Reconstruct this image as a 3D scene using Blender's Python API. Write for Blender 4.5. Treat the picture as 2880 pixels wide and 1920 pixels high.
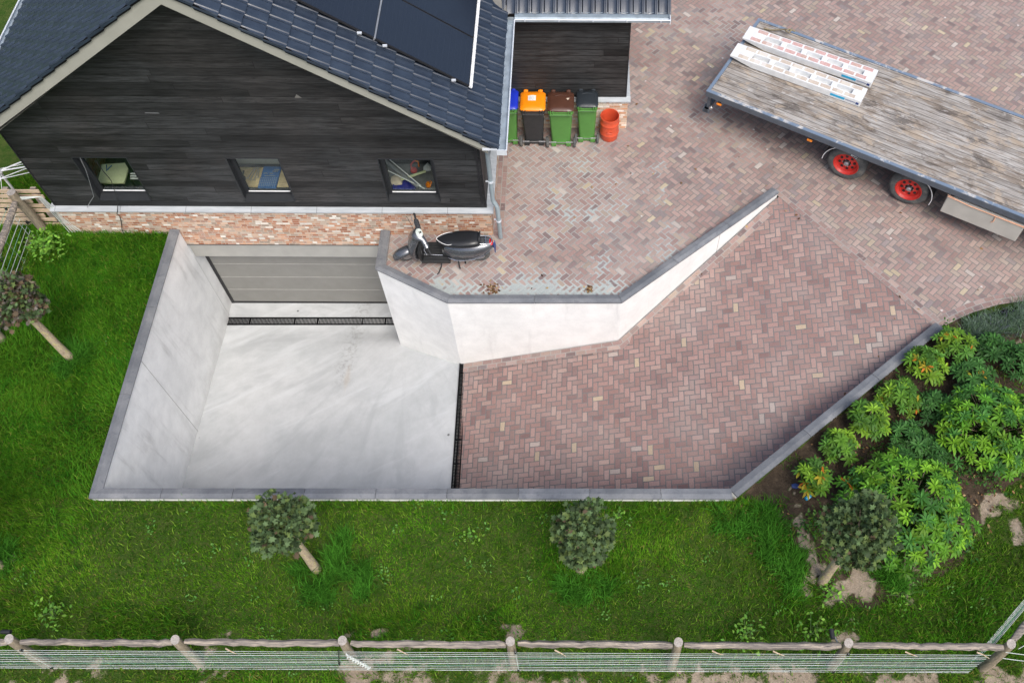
import bpy, bmesh, math, random
import numpy as np
from mathutils import Vector, Matrix

for o in list(bpy.data.objects):
    bpy.data.objects.remove(o)
SC = bpy.context.scene
COL = SC.collection
R = math.radians

# ------------------------------------------------------------------ camera
cam_d = bpy.data.cameras.new("camera")
cam = bpy.data.objects.new("camera", cam_d)
COL.objects.link(cam)
_th, _roll = R(31.5), math.atan(.005)
_fwd = Vector((0, math.sin(_th), -math.cos(_th)))
_up0 = Vector((0, math.cos(_th), math.sin(_th)))
_r0 = Vector((1, 0, 0))
_rt = _r0 * math.cos(_roll) + _up0 * math.sin(_roll)
_up = -_r0 * math.sin(_roll) + _up0 * math.cos(_roll)
cam.matrix_world = Matrix(((_rt.x, _up.x, -_fwd.x, 0), (_rt.y, _up.y, -_fwd.y, 0), (_rt.z, _up.z, -_fwd.z, 14.0), (0, 0, 0, 1)))
cam_d.sensor_width = 36
cam_d.lens = 2551 / 2880 * 36
cam_d.shift_x = -(1625 - 1440) / 2880
cam_d.clip_end = 1000
SC.camera = cam

# ------------------------------------------------------------------ sky, sun, exposure
SUN_EL, SUN_AZ = R(56), R(156)      # azimuth clockwise from +Y
w = bpy.data.worlds.new("World")
SC.world = w
w.use_nodes = True
wn = w.node_tree
bg = wn.nodes["Background"]
sky = wn.nodes.new("ShaderNodeTexSky")
sky.sky_type = 'NISHITA'
sky.sun_disc = False
sky.sun_elevation = SUN_EL
sky.sun_rotation = SUN_AZ
sky.air_density = 1.0
sky.dust_density = 4.0
sky.ozone_density = 1.0
wn.links.new(sky.outputs[0], bg.inputs[0])
bg.inputs[1].default_value = 0.135
sd = bpy.data.lights.new("sun", 'SUN')
sd.energy = 1.75
sd.angle = R(30)
sd.color = (1, .98, .945)
sun = bpy.data.objects.new("sun", sd)
COL.objects.link(sun)
sun.rotation_euler = Vector((math.sin(SUN_AZ) * math.cos(SUN_EL), math.cos(SUN_AZ) * math.cos(SUN_EL), math.sin(SUN_EL))).to_track_quat('Z', 'Y').to_euler()
sun.location = (0, -20, 30)
SC.view_settings.view_transform = 'Standard'
SC.view_settings.look = 'None'
SC.view_settings.exposure = 0.53
SC.view_settings.gamma = 1.0
SC.cycles.max_bounces = 6

# ------------------------------------------------------------------ mesh helpers
class MB:
    """collects geometry, links it as one mesh object"""
    def __init__(s):
        s.v, s.f, s.m, s.uv = [], [], [], {}
    def add(s, vs, fs, mi=0):
        b = len(s.v)
        s.v += [tuple(p) for p in vs]
        for f in fs:
            s.f.append([b + i for i in f]); s.m.append(mi)
        return b
    def box(s, c, d, mi=0, rot=None):
        x, y, z = d[0] / 2, d[1] / 2, d[2] / 2
        vs = [Vector(p) for p in ((-x, -y, -z), (x, -y, -z), (x, y, -z), (-x, y, -z), (-x, -y, z), (x, -y, z), (x, y, z), (-x, y, z))]
        if rot is not None: vs = [rot @ p for p in vs]
        s.add([p + Vector(c) for p in vs], [(3, 2, 1, 0), (4, 5, 6, 7), (0, 1, 5, 4), (1, 2, 6, 5), (2, 3, 7, 6), (3, 0, 4, 7)], mi)
    def b2(s, a, b, mi=0):
        s.box([(a[i] + b[i]) / 2 for i in range(3)], [abs(b[i] - a[i]) for i in range(3)], mi)
    def frustum(s, c0, d0, c1, d1, mi=0):
        vs = []
        for c, d in ((c0, d0), (c1, d1)):
            for sx, sy in ((-1, -1), (1, -1), (1, 1), (-1, 1)):
                vs.append((c[0] + sx * d[0] / 2, c[1] + sy * d[1] / 2, c[2]))
        s.add(vs, [(3, 2, 1, 0), (4, 5, 6, 7), (0, 1, 5, 4), (1, 2, 6, 5), (2, 3, 7, 6), (3, 0, 4, 7)], mi)
    def rings(s, rs, mi=0, close=True, cap=True):
        n = len(rs[0]); b = len(s.v)
        for r in rs: s.v += [tuple(p) for p in r]
        for i in range(len(rs) - 1):
            for j in range(n if close else n - 1):
                k = (j + 1) % n
                s.f.append([b + i * n + j, b + i * n + k, b + (i + 1) * n + k, b + (i + 1) * n + j]); s.m.append(mi)
        if cap:
            s.f.append([b + j for j in range(n)][::-1]); s.m.append(mi)
            e = b + (len(rs) - 1) * n
            s.f.append([e + j for j in range(n)]); s.m.append(mi)
    def tube(s, pts, r, n=8, mi=0, cap=True, closed=False):
        pts = [Vector(p) for p in pts]
        if not hasattr(r, '__len__'): r = [r] * len(pts)
        rs = []; prev = None
        N = len(pts)
        for i, p in enumerate(pts):
            if closed: t = pts[(i + 1) % N] - pts[i - 1]
            else: t = pts[min(i + 1, N - 1)] - pts[max(i - 1, 0)]
            if t.length < 1e-9: t = Vector((0, 0, 1))
            t.normalize()
            if prev is None:
                u = t.orthogonal().normalized()
            else:
                u = (prev - t * prev.dot(t))
                u = u.normalized() if u.length > 1e-6 else t.orthogonal().normalized()
            prev = u; v = t.cross(u)
            rs.append([p + (u * math.cos(2 * math.pi * k / n) + v * math.sin(2 * math.pi * k / n)) * r[i] for k in range(n)])
        if closed: rs.append(rs[0]); cap = False
        s.rings(rs, mi, True, cap)
    def lathe(s, prof, c=(0, 0, 0), axis='Z', n=32, mi=0, cap=True, mis=None):
        """prof: (radius, height) list"""
        rs = []
        for rad, h in prof:
            ring = []
            for k in range(n):
                a = 2 * math.pi * k / n
                p = (rad * math.cos(a), rad * math.sin(a), h)
                if axis == 'Y': p = (p[0], h, p[1])
                if axis == 'X': p = (h, p[0], p[1])
                ring.append((p[0] + c[0], p[1] + c[1], p[2] + c[2]))
            rs.append(ring)
        if mis is None: s.rings(rs, mi, True, cap)
        else:
            for i in range(len(rs) - 1): s.rings(rs[i:i + 2], mis[i], True, False)
    def loft(s, secs, axis='X', n=20, e=2.4, mi=0):
        """secs: (pos, c1, c2, h1, h2) superellipse cross-sections along the axis"""
        rs = []
        for pos, c1, c2, h1, h2 in secs:
            ring = []
            for k in range(n):
                a = 2 * math.pi * k / n
                ca, sa = math.cos(a), math.sin(a)
                p = c1 + h1 * math.copysign(abs(ca) ** (2 / e), ca); q = c2 + h2 * math.copysign(abs(sa) ** (2 / e), sa)
                ring.append({'X': (pos, p, q), 'Y': (p, pos, q), 'Z': (p, q, pos)}[axis])
            rs.append(ring)
        s.rings(rs, mi)
    def xf(s, M, start=0):
        for i in range(start, len(s.v)):
            s.v[i] = tuple(M @ Vector(s.v[i]))
    def build(s, name, mats, parent=None, smooth=None, bevel=0, col=None, uvs=None):
        me = bpy.data.meshes.new(name)
        me.from_pydata(s.v, [], s.f)
        if not isinstance(mats, (list, tuple)): mats = [mats]
        for m in mats: me.materials.append(m)
        me.polygons.foreach_set('material_index', np.array(s.m, dtype=np.int32))
        bm = bmesh.new(); bm.from_mesh(me)
        bmesh.ops.recalc_face_normals(bm, faces=bm.faces)
        bm.to_mesh(me); bm.free()
        if smooth:
            me.polygons.foreach_set('use_smooth', [True] * len(me.polygons))
            me.set_sharp_from_angle(angle=R(smooth))
        if uvs is not None:
            ul = me.uv_layers.new(name="UVMap")
            for lp in me.loops: ul.data[lp.index].uv = uvs[lp.vertex_index]
        me.update()
        o = bpy.data.objects.new(name, me); COL.objects.link(o)
        if parent: o.parent = parent
        if bevel:
            b = o.modifiers.new("bevel", 'BEVEL'); b.width = bevel; b.segments = 2; b.limit_method = 'ANGLE'; b.angle_limit = R(40)
        return o

def tag(o, label, cat=None, group=None, kind=None):
    if label: o["label"] = label
    if cat: o["category"] = cat
    if group: o["group"] = group
    if kind: o["kind"] = kind
    return o
def thing(name, label, cat, loc=(0, 0, 0), rz=0, group=None):
    o = bpy.data.objects.new(name, None); COL.objects.link(o)
    o.empty_display_size = .2
    o.location = loc; o.rotation_euler = (0, 0, rz)
    return tag(o, label, cat, group)
def struct(o): o["kind"] = "structure"; return o
def copy_tree(o, parent=None):
    c = o.copy(); COL.objects.link(c)
    if parent: c.parent = parent
    for ch in list(o.children): copy_tree(ch, c)
    return c

def np_mesh(name, V, F, mat, parent=None, cols=None, smooth=False):
    """V (n,3) array, F list of (k, m) index arrays grouped by polygon size"""
    me = bpy.data.meshes.new(name)
    me.vertices.add(len(V)); me.vertices.foreach_set('co', np.asarray(V, dtype=np.float32).ravel())
    idx = np.concatenate([f.ravel() for f in F]); tot = np.concatenate([np.full(len(f), f.shape[1]) for f in F])
    st = np.concatenate([[0], np.cumsum(tot)[:-1]])
    me.loops.add(len(idx)); me.loops.foreach_set('vertex_index', idx.astype(np.int32))
    me.polygons.add(len(tot)); me.polygons.foreach_set('loop_start', st.astype(np.int32))
    me.polygons.foreach_set('loop_total', tot.astype(np.int32))
    if smooth: me.polygons.foreach_set('use_smooth', np.ones(len(tot), dtype=bool))
    if cols is not None:
        a = me.color_attributes.new("Col", 'FLOAT_COLOR', 'POINT')
        c4 = np.ones((len(V), 4), dtype=np.float32); c4[:, :3] = cols
        a.data.foreach_set('color', c4.ravel())
    me.materials.append(mat)
    me.update(calc_edges=True); me.validate()
    o = bpy.data.objects.new(name, me); COL.objects.link(o)
    if parent: o.parent = parent
    return o

def scatter(tv, tf, P, RM, S, C):
    """template verts tv (k,3), faces tf list of arrays; P (n,3) RM (n,3,3) S (n,) C (n,3)"""
    n, k = len(P), len(tv)
    V = np.einsum('nij,kj->nki', RM, tv) * S[:, None, None] + P[:, None, :]
    F = [(f[None] + (np.arange(n) * k)[:, None, None]).reshape(-1, f.shape[1]) for f in tf]
    return V.reshape(-1, 3), F, np.repeat(C, k, axis=0)
def merge(L):
    V, F, C, b = [], {}, [], 0
    for v, fs, c in L:
        V.append(v); C.append(c)
        for f in fs: F.setdefault(f.shape[1], []).append(f + b)
        b += len(v)
    return np.concatenate(V), [np.concatenate(x) for x in F.values()], np.concatenate(C)
def frames(dirs, spin):
    """rotation matrices whose local X is dirs, Z tilted by spin around it"""
    d = dirs / np.linalg.norm(dirs, axis=1, keepdims=True)
    up = np.tile([0, 0, 1.], (len(d), 1)); up[np.abs(d[:, 2]) > .97] = [1, 0, 0]
    y = np.cross(up, d); y /= np.linalg.norm(y, axis=1, keepdims=True)
    z = np.cross(d, y)
    c, s_ = np.cos(spin)[:, None], np.sin(spin)[:, None]
    y2 = y * c + z * s_; z2 = -y * s_ + z * c
    return np.stack([d, y2, z2], axis=2)

_h = np.random.RandomState(7).rand(256, 256)
def vnoise(x, y):
    xi, yi = np.floor(x).astype(int), np.floor(y).astype(int)
    fx, fy = x - xi, y - yi
    fx = fx * fx * (3 - 2 * fx); fy = fy * fy * (3 - 2 * fy)
    g = lambda a, b: _h[a % 256, b % 256]
    return (g(xi, yi) * (1 - fx) + g(xi + 1, yi) * fx) * (1 - fy) + (g(xi, yi + 1) * (1 - fx) + g(xi + 1, yi + 1) * fx) * fy
def fbm(x, y, o=4):
    t, a, n = 0, .5, 0
    for i in range(o):
        t = t + a * vnoise(x * 2 ** i + 17 * i, y * 2 ** i + 31 * i); n += a; a *= .5
    return t / n
def in_poly(px, py, poly):
    ins = np.zeros(np.shape(px), dtype=bool); n = len(poly)
    for i in range(n):
        x1, y1 = poly[i]; x2, y2 = poly[(i + 1) % n]
        c = ((y1 > py) != (y2 > py)) & (px < (x2 - x1) * (py - y1) / ((y2 - y1) if y2 != y1 else 1e-9) + x1)
        ins ^= c
    return ins
# ------------------------------------------------------------------ material helpers
def lin(h):
    """'#rrggbb' as seen -> linear"""
    v = [int(h[i:i + 2], 16) / 255 for i in (1, 3, 5)]
    return tuple(x / 12.92 if x <= .04045 else ((x + .055) / 1.055) ** 2.4 for x in v)
class X:
    """arithmetic on shader sockets"""
    def __init__(s, nt, k): s.nt, s.k = nt, k
    def op(s, name, *a, clamp=False):
        n = s.nt.nodes.new("ShaderNodeMath"); n.operation = name; n.use_clamp = clamp
        for i, q in enumerate((s,) + a):
            if isinstance(q, X): s.nt.links.new(q.k, n.inputs[i])
            else: n.inputs[i].default_value = q
        return X(s.nt, n.outputs[0])
    def __add__(s, o): return s.op('ADD', o)
    def __sub__(s, o): return s.op('SUBTRACT', o)
    def __mul__(s, o): return s.op('MULTIPLY', o)
    def __truediv__(s, o): return s.op('DIVIDE', o)
    def rsub(s, c): return X.const(s.nt, c).op('SUBTRACT', s)
    @staticmethod
    def const(nt, c):
        n = nt.nodes.new("ShaderNodeValue"); n.outputs[0].default_value = c; return X(nt, n.outputs[0])
    def floor(s): return s.op('FLOOR')
    def frac(s): return s.op('FRACT')
    def mod(s, m): return s.op('FLOORED_MODULO', m)
    def lt(s, o): return s.op('LESS_THAN', o)
    def gt(s, o): return s.op('GREATER_THAN', o)
    def mn(s, o): return s.op('MINIMUM', o)
    def mx(s, o): return s.op('MAXIMUM', o)
    def near(s, c, e=.1): return s.op('COMPARE', c, e)
    def sstep(s, a, b, lo=0., hi=1.):
        n = s.nt.nodes.new("ShaderNodeMapRange"); n.interpolation_type = 'SMOOTHSTEP'
        s.nt.links.new(s.k, n.inputs[0])
        n.inputs[1].default_value = a; n.inputs[2].default_value = b; n.inputs[3].default_value = lo; n.inputs[4].default_value = hi
        return X(s.nt, n.outputs[0])
class Mat:
    def __init__(s, name):
        s.m = bpy.data.materials.new(name); s.m.use_nodes = True
        s.nt = s.m.node_tree; s.b = s.nt.nodes["Principled BSDF"]
        s._p = None
    def new(s, t): return s.nt.nodes.new("ShaderNode" + t)
    def link(s, a, b): s.nt.links.new(a.k if isinstance(a, X) else a, b)
    def pos(s, kind='Object'):
        n = s.new("TexCoord"); return n.outputs[kind]
    def xyz(s, vec):
        n = s.new("SeparateXYZ"); s.link(vec, n.inputs[0]); return [X(s.nt, n.outputs[i]) for i in range(3)]
    def comb(s, x=0, y=0, z=0):
        n = s.new("CombineXYZ")
        for i, q in enumerate((x, y, z)):
            if isinstance(q, X): s.link(q, n.inputs[i])
            else: n.inputs[i].default_value = q
        return n.outputs[0]
    def mapping(s, vec, scale=(1, 1, 1), rot=(0, 0, 0), loc=(0, 0, 0)):
        n = s.new("Mapping"); s.link(vec, n.inputs[0])
        n.inputs[1].default_value = loc; n.inputs[2].default_value = rot; n.inputs[3].default_value = scale
        return n.outputs[0]
    def noise(s, vec, scale=5, detail=4, rough=.55, dist=0):
        n = s.new("TexNoise"); s.link(vec, n.inputs['Vector'])
        n.inputs['Scale'].default_value = scale; n.inputs['Detail'].default_value = detail; n.inputs['Roughness'].default_value = rough; n.inputs['Distortion'].default_value = dist
        return X(s.nt, n.outputs[0])
    def voro(s, vec, scale=5, feature='F1', rnd=1):
        n = s.new("TexVoronoi"); s.link(vec, n.inputs['Vector']); n.inputs['Scale'].default_value = scale; n.feature = feature
        n.inputs['Randomness'].default_value = rnd
        return X(s.nt, n.outputs['Distance']), n.outputs['Color']
    def white(s, vec):
        n = s.new("TexWhiteNoise"); n.noise_dimensions = '3D'; s.link(vec, n.inputs[0]); return X(s.nt, n.outputs[0])
    def ramp(s, fac, stops, const=False):
        n = s.new("ValToRGB"); s.link(fac, n.inputs[0])
        cr = n.color_ramp; cr.interpolation = 'CONSTANT' if const else 'LINEAR'
        while len(cr.elements) < len(stops): cr.elements.new(.5)
        for e, (p, c) in zip(cr.elements, stops):
            e.position = p; e.color = (*c, 1) if len(c) == 3 else c
        return n.outputs[0]
    def mix(s, fac, a, b, mode='MIX'):
        n = s.new("Mix"); n.data_type = 'RGBA'; n.blend_type = mode
        if isinstance(fac, (X,)) or hasattr(fac, 'is_linked'): s.link(fac, n.inputs[0])
        else: n.inputs[0].default_value = fac
        for q, i in ((a, 6), (b, 7)):
            if isinstance(q, tuple): n.inputs[i].default_value = (*q, 1)
            else: s.link(q, n.inputs[i])
        return n.outputs[2]
    def gain(s, col, fac):
        """multiply a colour by a scalar socket"""
        n = s.new("VectorMath"); n.operation = 'SCALE'; s.link(col, n.inputs[0]); s.link(fac, n.inputs[3]); return n.outputs[0]
    def base(s, col, rough=.7, metal=0, spec=None, coat=None):
        i = s.b.inputs
        if isinstance(col, tuple): i['Base Color'].default_value = (*col, 1)
        else: s.link(col, i['Base Color'])
        if isinstance(rough, X): s.link(rough, i['Roughness'])
        else: i['Roughness'].default_value = rough
        i['Metallic'].default_value = metal
        if spec is not None: i['Specular IOR Level'].default_value = spec
        if coat is not None: i['Coat Weight'].default_value = coat; i['Coat Roughness'].default_value = .08
        return s
    def bump(s, h, strength=.5, dist=.01):
        n = s.new("Bump"); n.inputs['Strength'].default_value = strength; n.inputs['Distance'].default_value = dist
        s.link(h, n.inputs['Height']); s.link(n.outputs[0], s.b.inputs['Normal']); return s

def plain(name, col, rough=.6, metal=0, var=.12, scale=9, spec=None, coat=None, bump=0):
    """a plain finish with slight uneven wear"""
    m = Mat(name); p = m.pos()
    n = m.noise(p, scale, 5)
    c = m.gain(m.mix(0, col, col), n.sstep(.25, .75, 1 - var, 1 + var))
    r = m.noise(p, scale * 2.3, 3).sstep(.3, .7, max(.02, rough - .08), min(1, rough + .08))
    m.base(c, r, metal, spec, coat)
    if bump: m.bump(m.noise(p, scale * 8, 4), bump, .004)
    return m.m

def herring(m, vec, cell=.1):
    """2:1 herringbone: returns random per brick (2 values) and distance to the joint in cells"""
    x, y, _ = m.xyz(vec)
    u, v = x / cell, y / cell
    cx, cy = u.floor(), v.floor(); fx, fy = u - cx, v - cy
    k = (cx - cy).mod(4.)
    k1, k2, k3 = k.near(1.), k.near(2.), k.near(3.)
    vert = k2 + k3; hor = vert.rsub(1.)
    idx = cx - k1; idy = cy + k3
    a = fx + k1; b = fy + k2
    dh = a.mn(a.rsub(2.)).mn(fy.mn(fy.rsub(1.)))
    dv = b.mn(b.rsub(2.)).mn(fx.mn(fx.rsub(1.)))
    d = dh * hor + dv * vert
    r1 = m.white(m.comb(idx, idy, vert)); r2 = m.white(m.comb(idy + 31.7, idx, vert))
    return r1, r2, d

BRICK_STOPS = [(0, (0.204, 0.151, 0.145)), (0.07, (0.28, 0.192, 0.172)), (0.22, (0.327, 0.23, 0.202)), (0.38, (0.302, 0.209, 0.188)), (0.52, (0.342, 0.256, 0.22)), (0.66, (0.296, 0.227, 0.204)), (0.78, (0.356, 0.268, 0.237)), (0.87, (0.337, 0.271, 0.221)), (0.93, (0.242, 0.198, 0.194)), (0.972, (0.427, 0.354, 0.249)), (0.988, (0.437, 0.382, 0.341))]
BRICK_RAMP = [(0, (0.22, 0.139, 0.128)), (0.1, (0.271, 0.168, 0.148)), (0.28, (0.295, 0.188, 0.165)), (0.45, (0.274, 0.175, 0.155)), (0.6, (0.314, 0.208, 0.183)), (0.74, (0.274, 0.185, 0.165)), (0.88, (0.337, 0.234, 0.201)), (0.95, (0.236, 0.16, 0.148)), (0.974, (0.401, 0.313, 0.223)), (0.987, (0.368, 0.301, 0.266))]
def paver(name, rot, stops, joint, jw, sand=None, dirt=.5):
    m = Mat(name); p = m.pos()
    q = m.mapping(p, rot=(0, 0, rot))
    wob = m.new("TexNoise"); m.link(p, wob.inputs['Vector']); wob.inputs['Scale'].default_value = 9; wob.inputs['Detail'].default_value = 2
    vm = m.new("VectorMath"); vm.operation = 'MULTIPLY_ADD'; m.link(wob.outputs[1], vm.inputs[0]); vm.inputs[1].default_value = (.016, .016, 0); m.link(q, vm.inputs[2])
    r1, r2, d = herring(m, vm.outputs[0])
    c = m.ramp(r1, stops, True)
    fine = m.noise(p, 60, 5, .7)
    mid = m.noise(p, 2.2, 5, .6)
    c = m.gain(c, (r2 * .22 + .89) * fine.sstep(.2, .8, .78, 1.2))
    # mineral bloom and worn dust in patches
    big = m.noise(p, .55, 6, .62, .4)
    c = m.mix(big.sstep(.45, .72, 0, .42), c, (.385, .335, .305))
    c = m.mix(mid.sstep(.5, .75, 0, .35 * dirt), c, (.31, .265, .235))
    c = m.mix(m.noise(p, .9, 5, .65).sstep(.56, .7, 0, .45 * dirt), c, (.17, .115, .115))
    jn = m.noise(p, 14, 4); xyz_ = m.xyz(p)
    e = d - (jn - .5) * .09
    jm = e.sstep(jw * .55, jw * 1.25, 1, 0)
    jc = m.gain(m.mix((m.noise(p, .45, 4) + (xyz_[0] * .035)).sstep(.42, .62), joint[0], joint[1]), fine.sstep(.2, .8, .75, 1.2))
    c = m.mix(jm, c, jc)
    if sand:
        sx, sy, _ = m.xyz(p)
        s = None
        nz = m.noise(p, 1.35, 6, .68, .3)
        for (x0, x1, y0, y1, wgt) in sand:
            # washed-out sand lying along the kerb
            f = sy.sstep(y0, y1, wgt, 0) * sx.sstep(x0 - .5, x0 + .3, 0, 1) * sx.sstep(x1 - .4, x1 + .5, 1, 0)
            s = f if s is None else s.mx(f)
        lumps = m.noise(p, 8, 4, .6) * .25
        msk = (nz + s * .42 + lumps - d.mn(.35) * .5).sstep(.80, .93, 0, .92)
        c = m.mix(msk, c, m.gain(m.mix(nz.sstep(.4, .6), (.42, .47, .45), (.36, .40, .39)), fine.sstep(.2, .8, .8, 1.15)))
        # small pale and rusty spots
        v, _c = m.voro(p, 1.7)
        c = m.mix((v + fine * .1).sstep(.075, .1, .8, 0), c, (.62, .6, .57))
    h = d.mn(.22) * 3 + fine * .25 + r2 * .35
    m.base(c, .86, spec=.3).bump(h, .55, .008)
    return m.m

def running(name, stops, mortar, bl, bh, axis='x', soldier=None, uv=False, jw=.008, rough=.85, patch=None, hi=None):
    """running-bond bricks on a wall (axis = horizontal world axis) or a UV strip"""
    m = Mat(name); p = m.pos()
    if uv: a, z, _ = m.xyz(m.pos('UV'))
    else:
        x, y, z = m.xyz(p); a = x if axis == 'x' else y
    wz = m.noise(p, 7, 3)
    z = z + (wz - .5) * (.012 if not uv else .006); a = a + (wz - .5) * .01
    row = (z / bh).floor(); off = (row * .5).frac()
    if not uv:
        off = m.white(m.comb(row, 3.3, 0)) * .6 + off
    u = a / bl + off; ci = u.floor()
    if uv is False and axis in 'xy':
        # mixed lengths: bricks split at random
        spl = m.white(m.comb(ci, row, 7.7)); fu = u - ci
        cut = spl * .5 + .25
        second = fu.gt(cut)
        r1 = m.white(m.comb(ci, row, second)); r2 = m.white(m.comb(row, ci, second + 4.))
        da = fu.mn(fu.rsub(1.)).mn((fu - cut).op('ABSOLUTE')) * bl
    else:
        fu = u - ci
        r1 = m.white(m.comb(ci, row, 0)); r2 = m.white(m.comb(row, ci, 4.))
        da = fu.mn(fu.rsub(1.)) * bl
    fz = (z / bh) - row
    db = fz.mn(fz.rsub(1.)) * bh
    if soldier:
        sm = z.gt(soldier)
        us = a / .062; cs = us.floor(); fs = us - cs
        r1 = m.white(m.comb(cs, 55., 1)) * sm + r1 * sm.rsub(1.)
        da = fs.mn(fs.rsub(1.)) * .062 * sm + da * sm.rsub(1.)
        db = db.mx(sm)
        db = db.mn((z - soldier).op('ABSOLUTE'))
    d = da.mn(db)
    fine = m.noise(p, 90, 5, .7)
    c = m.ramp(r1, stops, True)
    c = m.gain(c, (r2 * .35 + .82) * fine.sstep(.2, .8, .75, 1.2))
    c = m.mix(m.noise(p, 16, 5, .6).sstep(.55, .7, 0, .45), c, hi or (.66, .58, .5))
    jm = (d + (fine - .5) * .006).sstep(jw * .3, jw * .9, 1, 0)
    c = m.mix(jm, c, mortar)
    m.base(c, rough, spec=.25).bump(d.mn(.02) * 40 + fine * .2, .5, .006)
    return m.m

M = {}
PAVE_J = ((.34, .34, .325), (.30, .285, .265))
M['terrace'] = paver("terrace_pavers", R(45), BRICK_STOPS, ((.35, .355, .335), (.19, .18, .165)), .09, sand=[(-2.9, 3.0, 9.55, 10.45, 1.0), (-1.0, 2.6, 9.6, 11.6, .55), (-1.2, 2.0, 13.2, 13.9, .5)])
M['ramp'] = paver("ramp_pavers", R(90), BRICK_RAMP, ((.125, .124, .122), (.155, .154, .15)), .09, dirt=.4)
M['edge'] = running("edge_pavers", BRICK_STOPS, (.30, .29, .27), .2, .1, uv=True, jw=.012, hi=(.42, .33, .3))
WALLB = [(0, (.36, .15, .085)), (.12, (.46, .23, .135)), (.28, (.54, .32, .21)), (.42, (.42, .25, .185)), (.52, (.36, .285, .22)), (.62, (.57, .40, .29)), (.76, (.51, .41, .325)), (.88, (.66, .60, .52)), (.95, (.74, .70, .63))]
M['brick_x'] = running("reclaimed_brick_front", WALLB, (.50, .43, .35), .21, .058, 'x', soldier=.625)
M['brick_y'] = running("reclaimed_brick_side", WALLB, (.50, .43, .35), .21, .058, 'y', soldier=.625)
WALLP = [(0, (.55, .30, .17)), (.2, (.62, .42, .29)), (.4, (.70, .55, .42)), (.55, (.60, .48, .36)), (.7, (.74, .66, .55)), (.85, (.80, .74, .66))]
M['brick_shed'] = running("reclaimed_brick_pale", WALLP, (.56, .49, .41), .21, .058, 'x', soldier=.69)

def m_siding(name, axis='x'):
    m = Mat(name); p = m.pos()
    x, y, z = m.xyz(p); a = x if axis == 'x' else y
    bh = .146
    row = (z / bh).floor(); fz = z / bh - row
    u = a / 4.9 + m.white(m.comb(row, 1.5, 0)); ci = u.floor()
    r = m.white(m.comb(ci, row, 2.))
    gv = m.comb(a, y if axis == 'x' else x, z * 14. + r * 40.)
    g = m.noise(gv, 2.6, 6, .66, .35)
    g2 = m.noise(m.comb(a * 1.6, r * 9., z * 55.), 5, 4, .6)
    kd, _ = m.voro(m.comb(a * 1., 0, z * 3.2 + r * 17.), 4.6)
    knot = kd.sstep(.07, .13, 1, 0)
    v = (r * 1.1 + .45) * (g.sstep(.28, .72, .006, .040) + g2.sstep(.35, .7, -.004, .012)) + m.noise(m.comb(a * .5, 0, z * 1.4), 1.6, 4).sstep(.35, .65, -.004, .008)
    c = m.gain(m.mix(m.noise(p, .7, 3).sstep(.4, .6), (1., .96, .95), (.93, .97, 1.)), v.mx(.004) * 1.0)
    c = m.mix(knot * .75, c, (.004, .004, .004))
    gap = fz.sstep(.01, .13, 1, 0)
    c = m.mix(gap * .8, c, (.003, .003, .003))
    jnt = ((u - ci).mn((u - ci).rsub(1.))).sstep(.0005, .0018, 1, 0)
    c = m.mix(jnt * .8, c, (.003, .003, .003))
    # a few pale scuffs
    sv, _ = m.voro(m.comb(a * .35, 0, z * 2.), 1.15)
    m.base(c, .62, spec=.35)
    m.bump(g * .5 + (gap * -1.2) + knot * -.3 + fz * .6, .5, .012)
    return m.m
M['siding_x'] = m_siding("stained_planks_front", 'x')
M['siding_y'] = m_siding("stained_planks_side", 'y')

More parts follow.
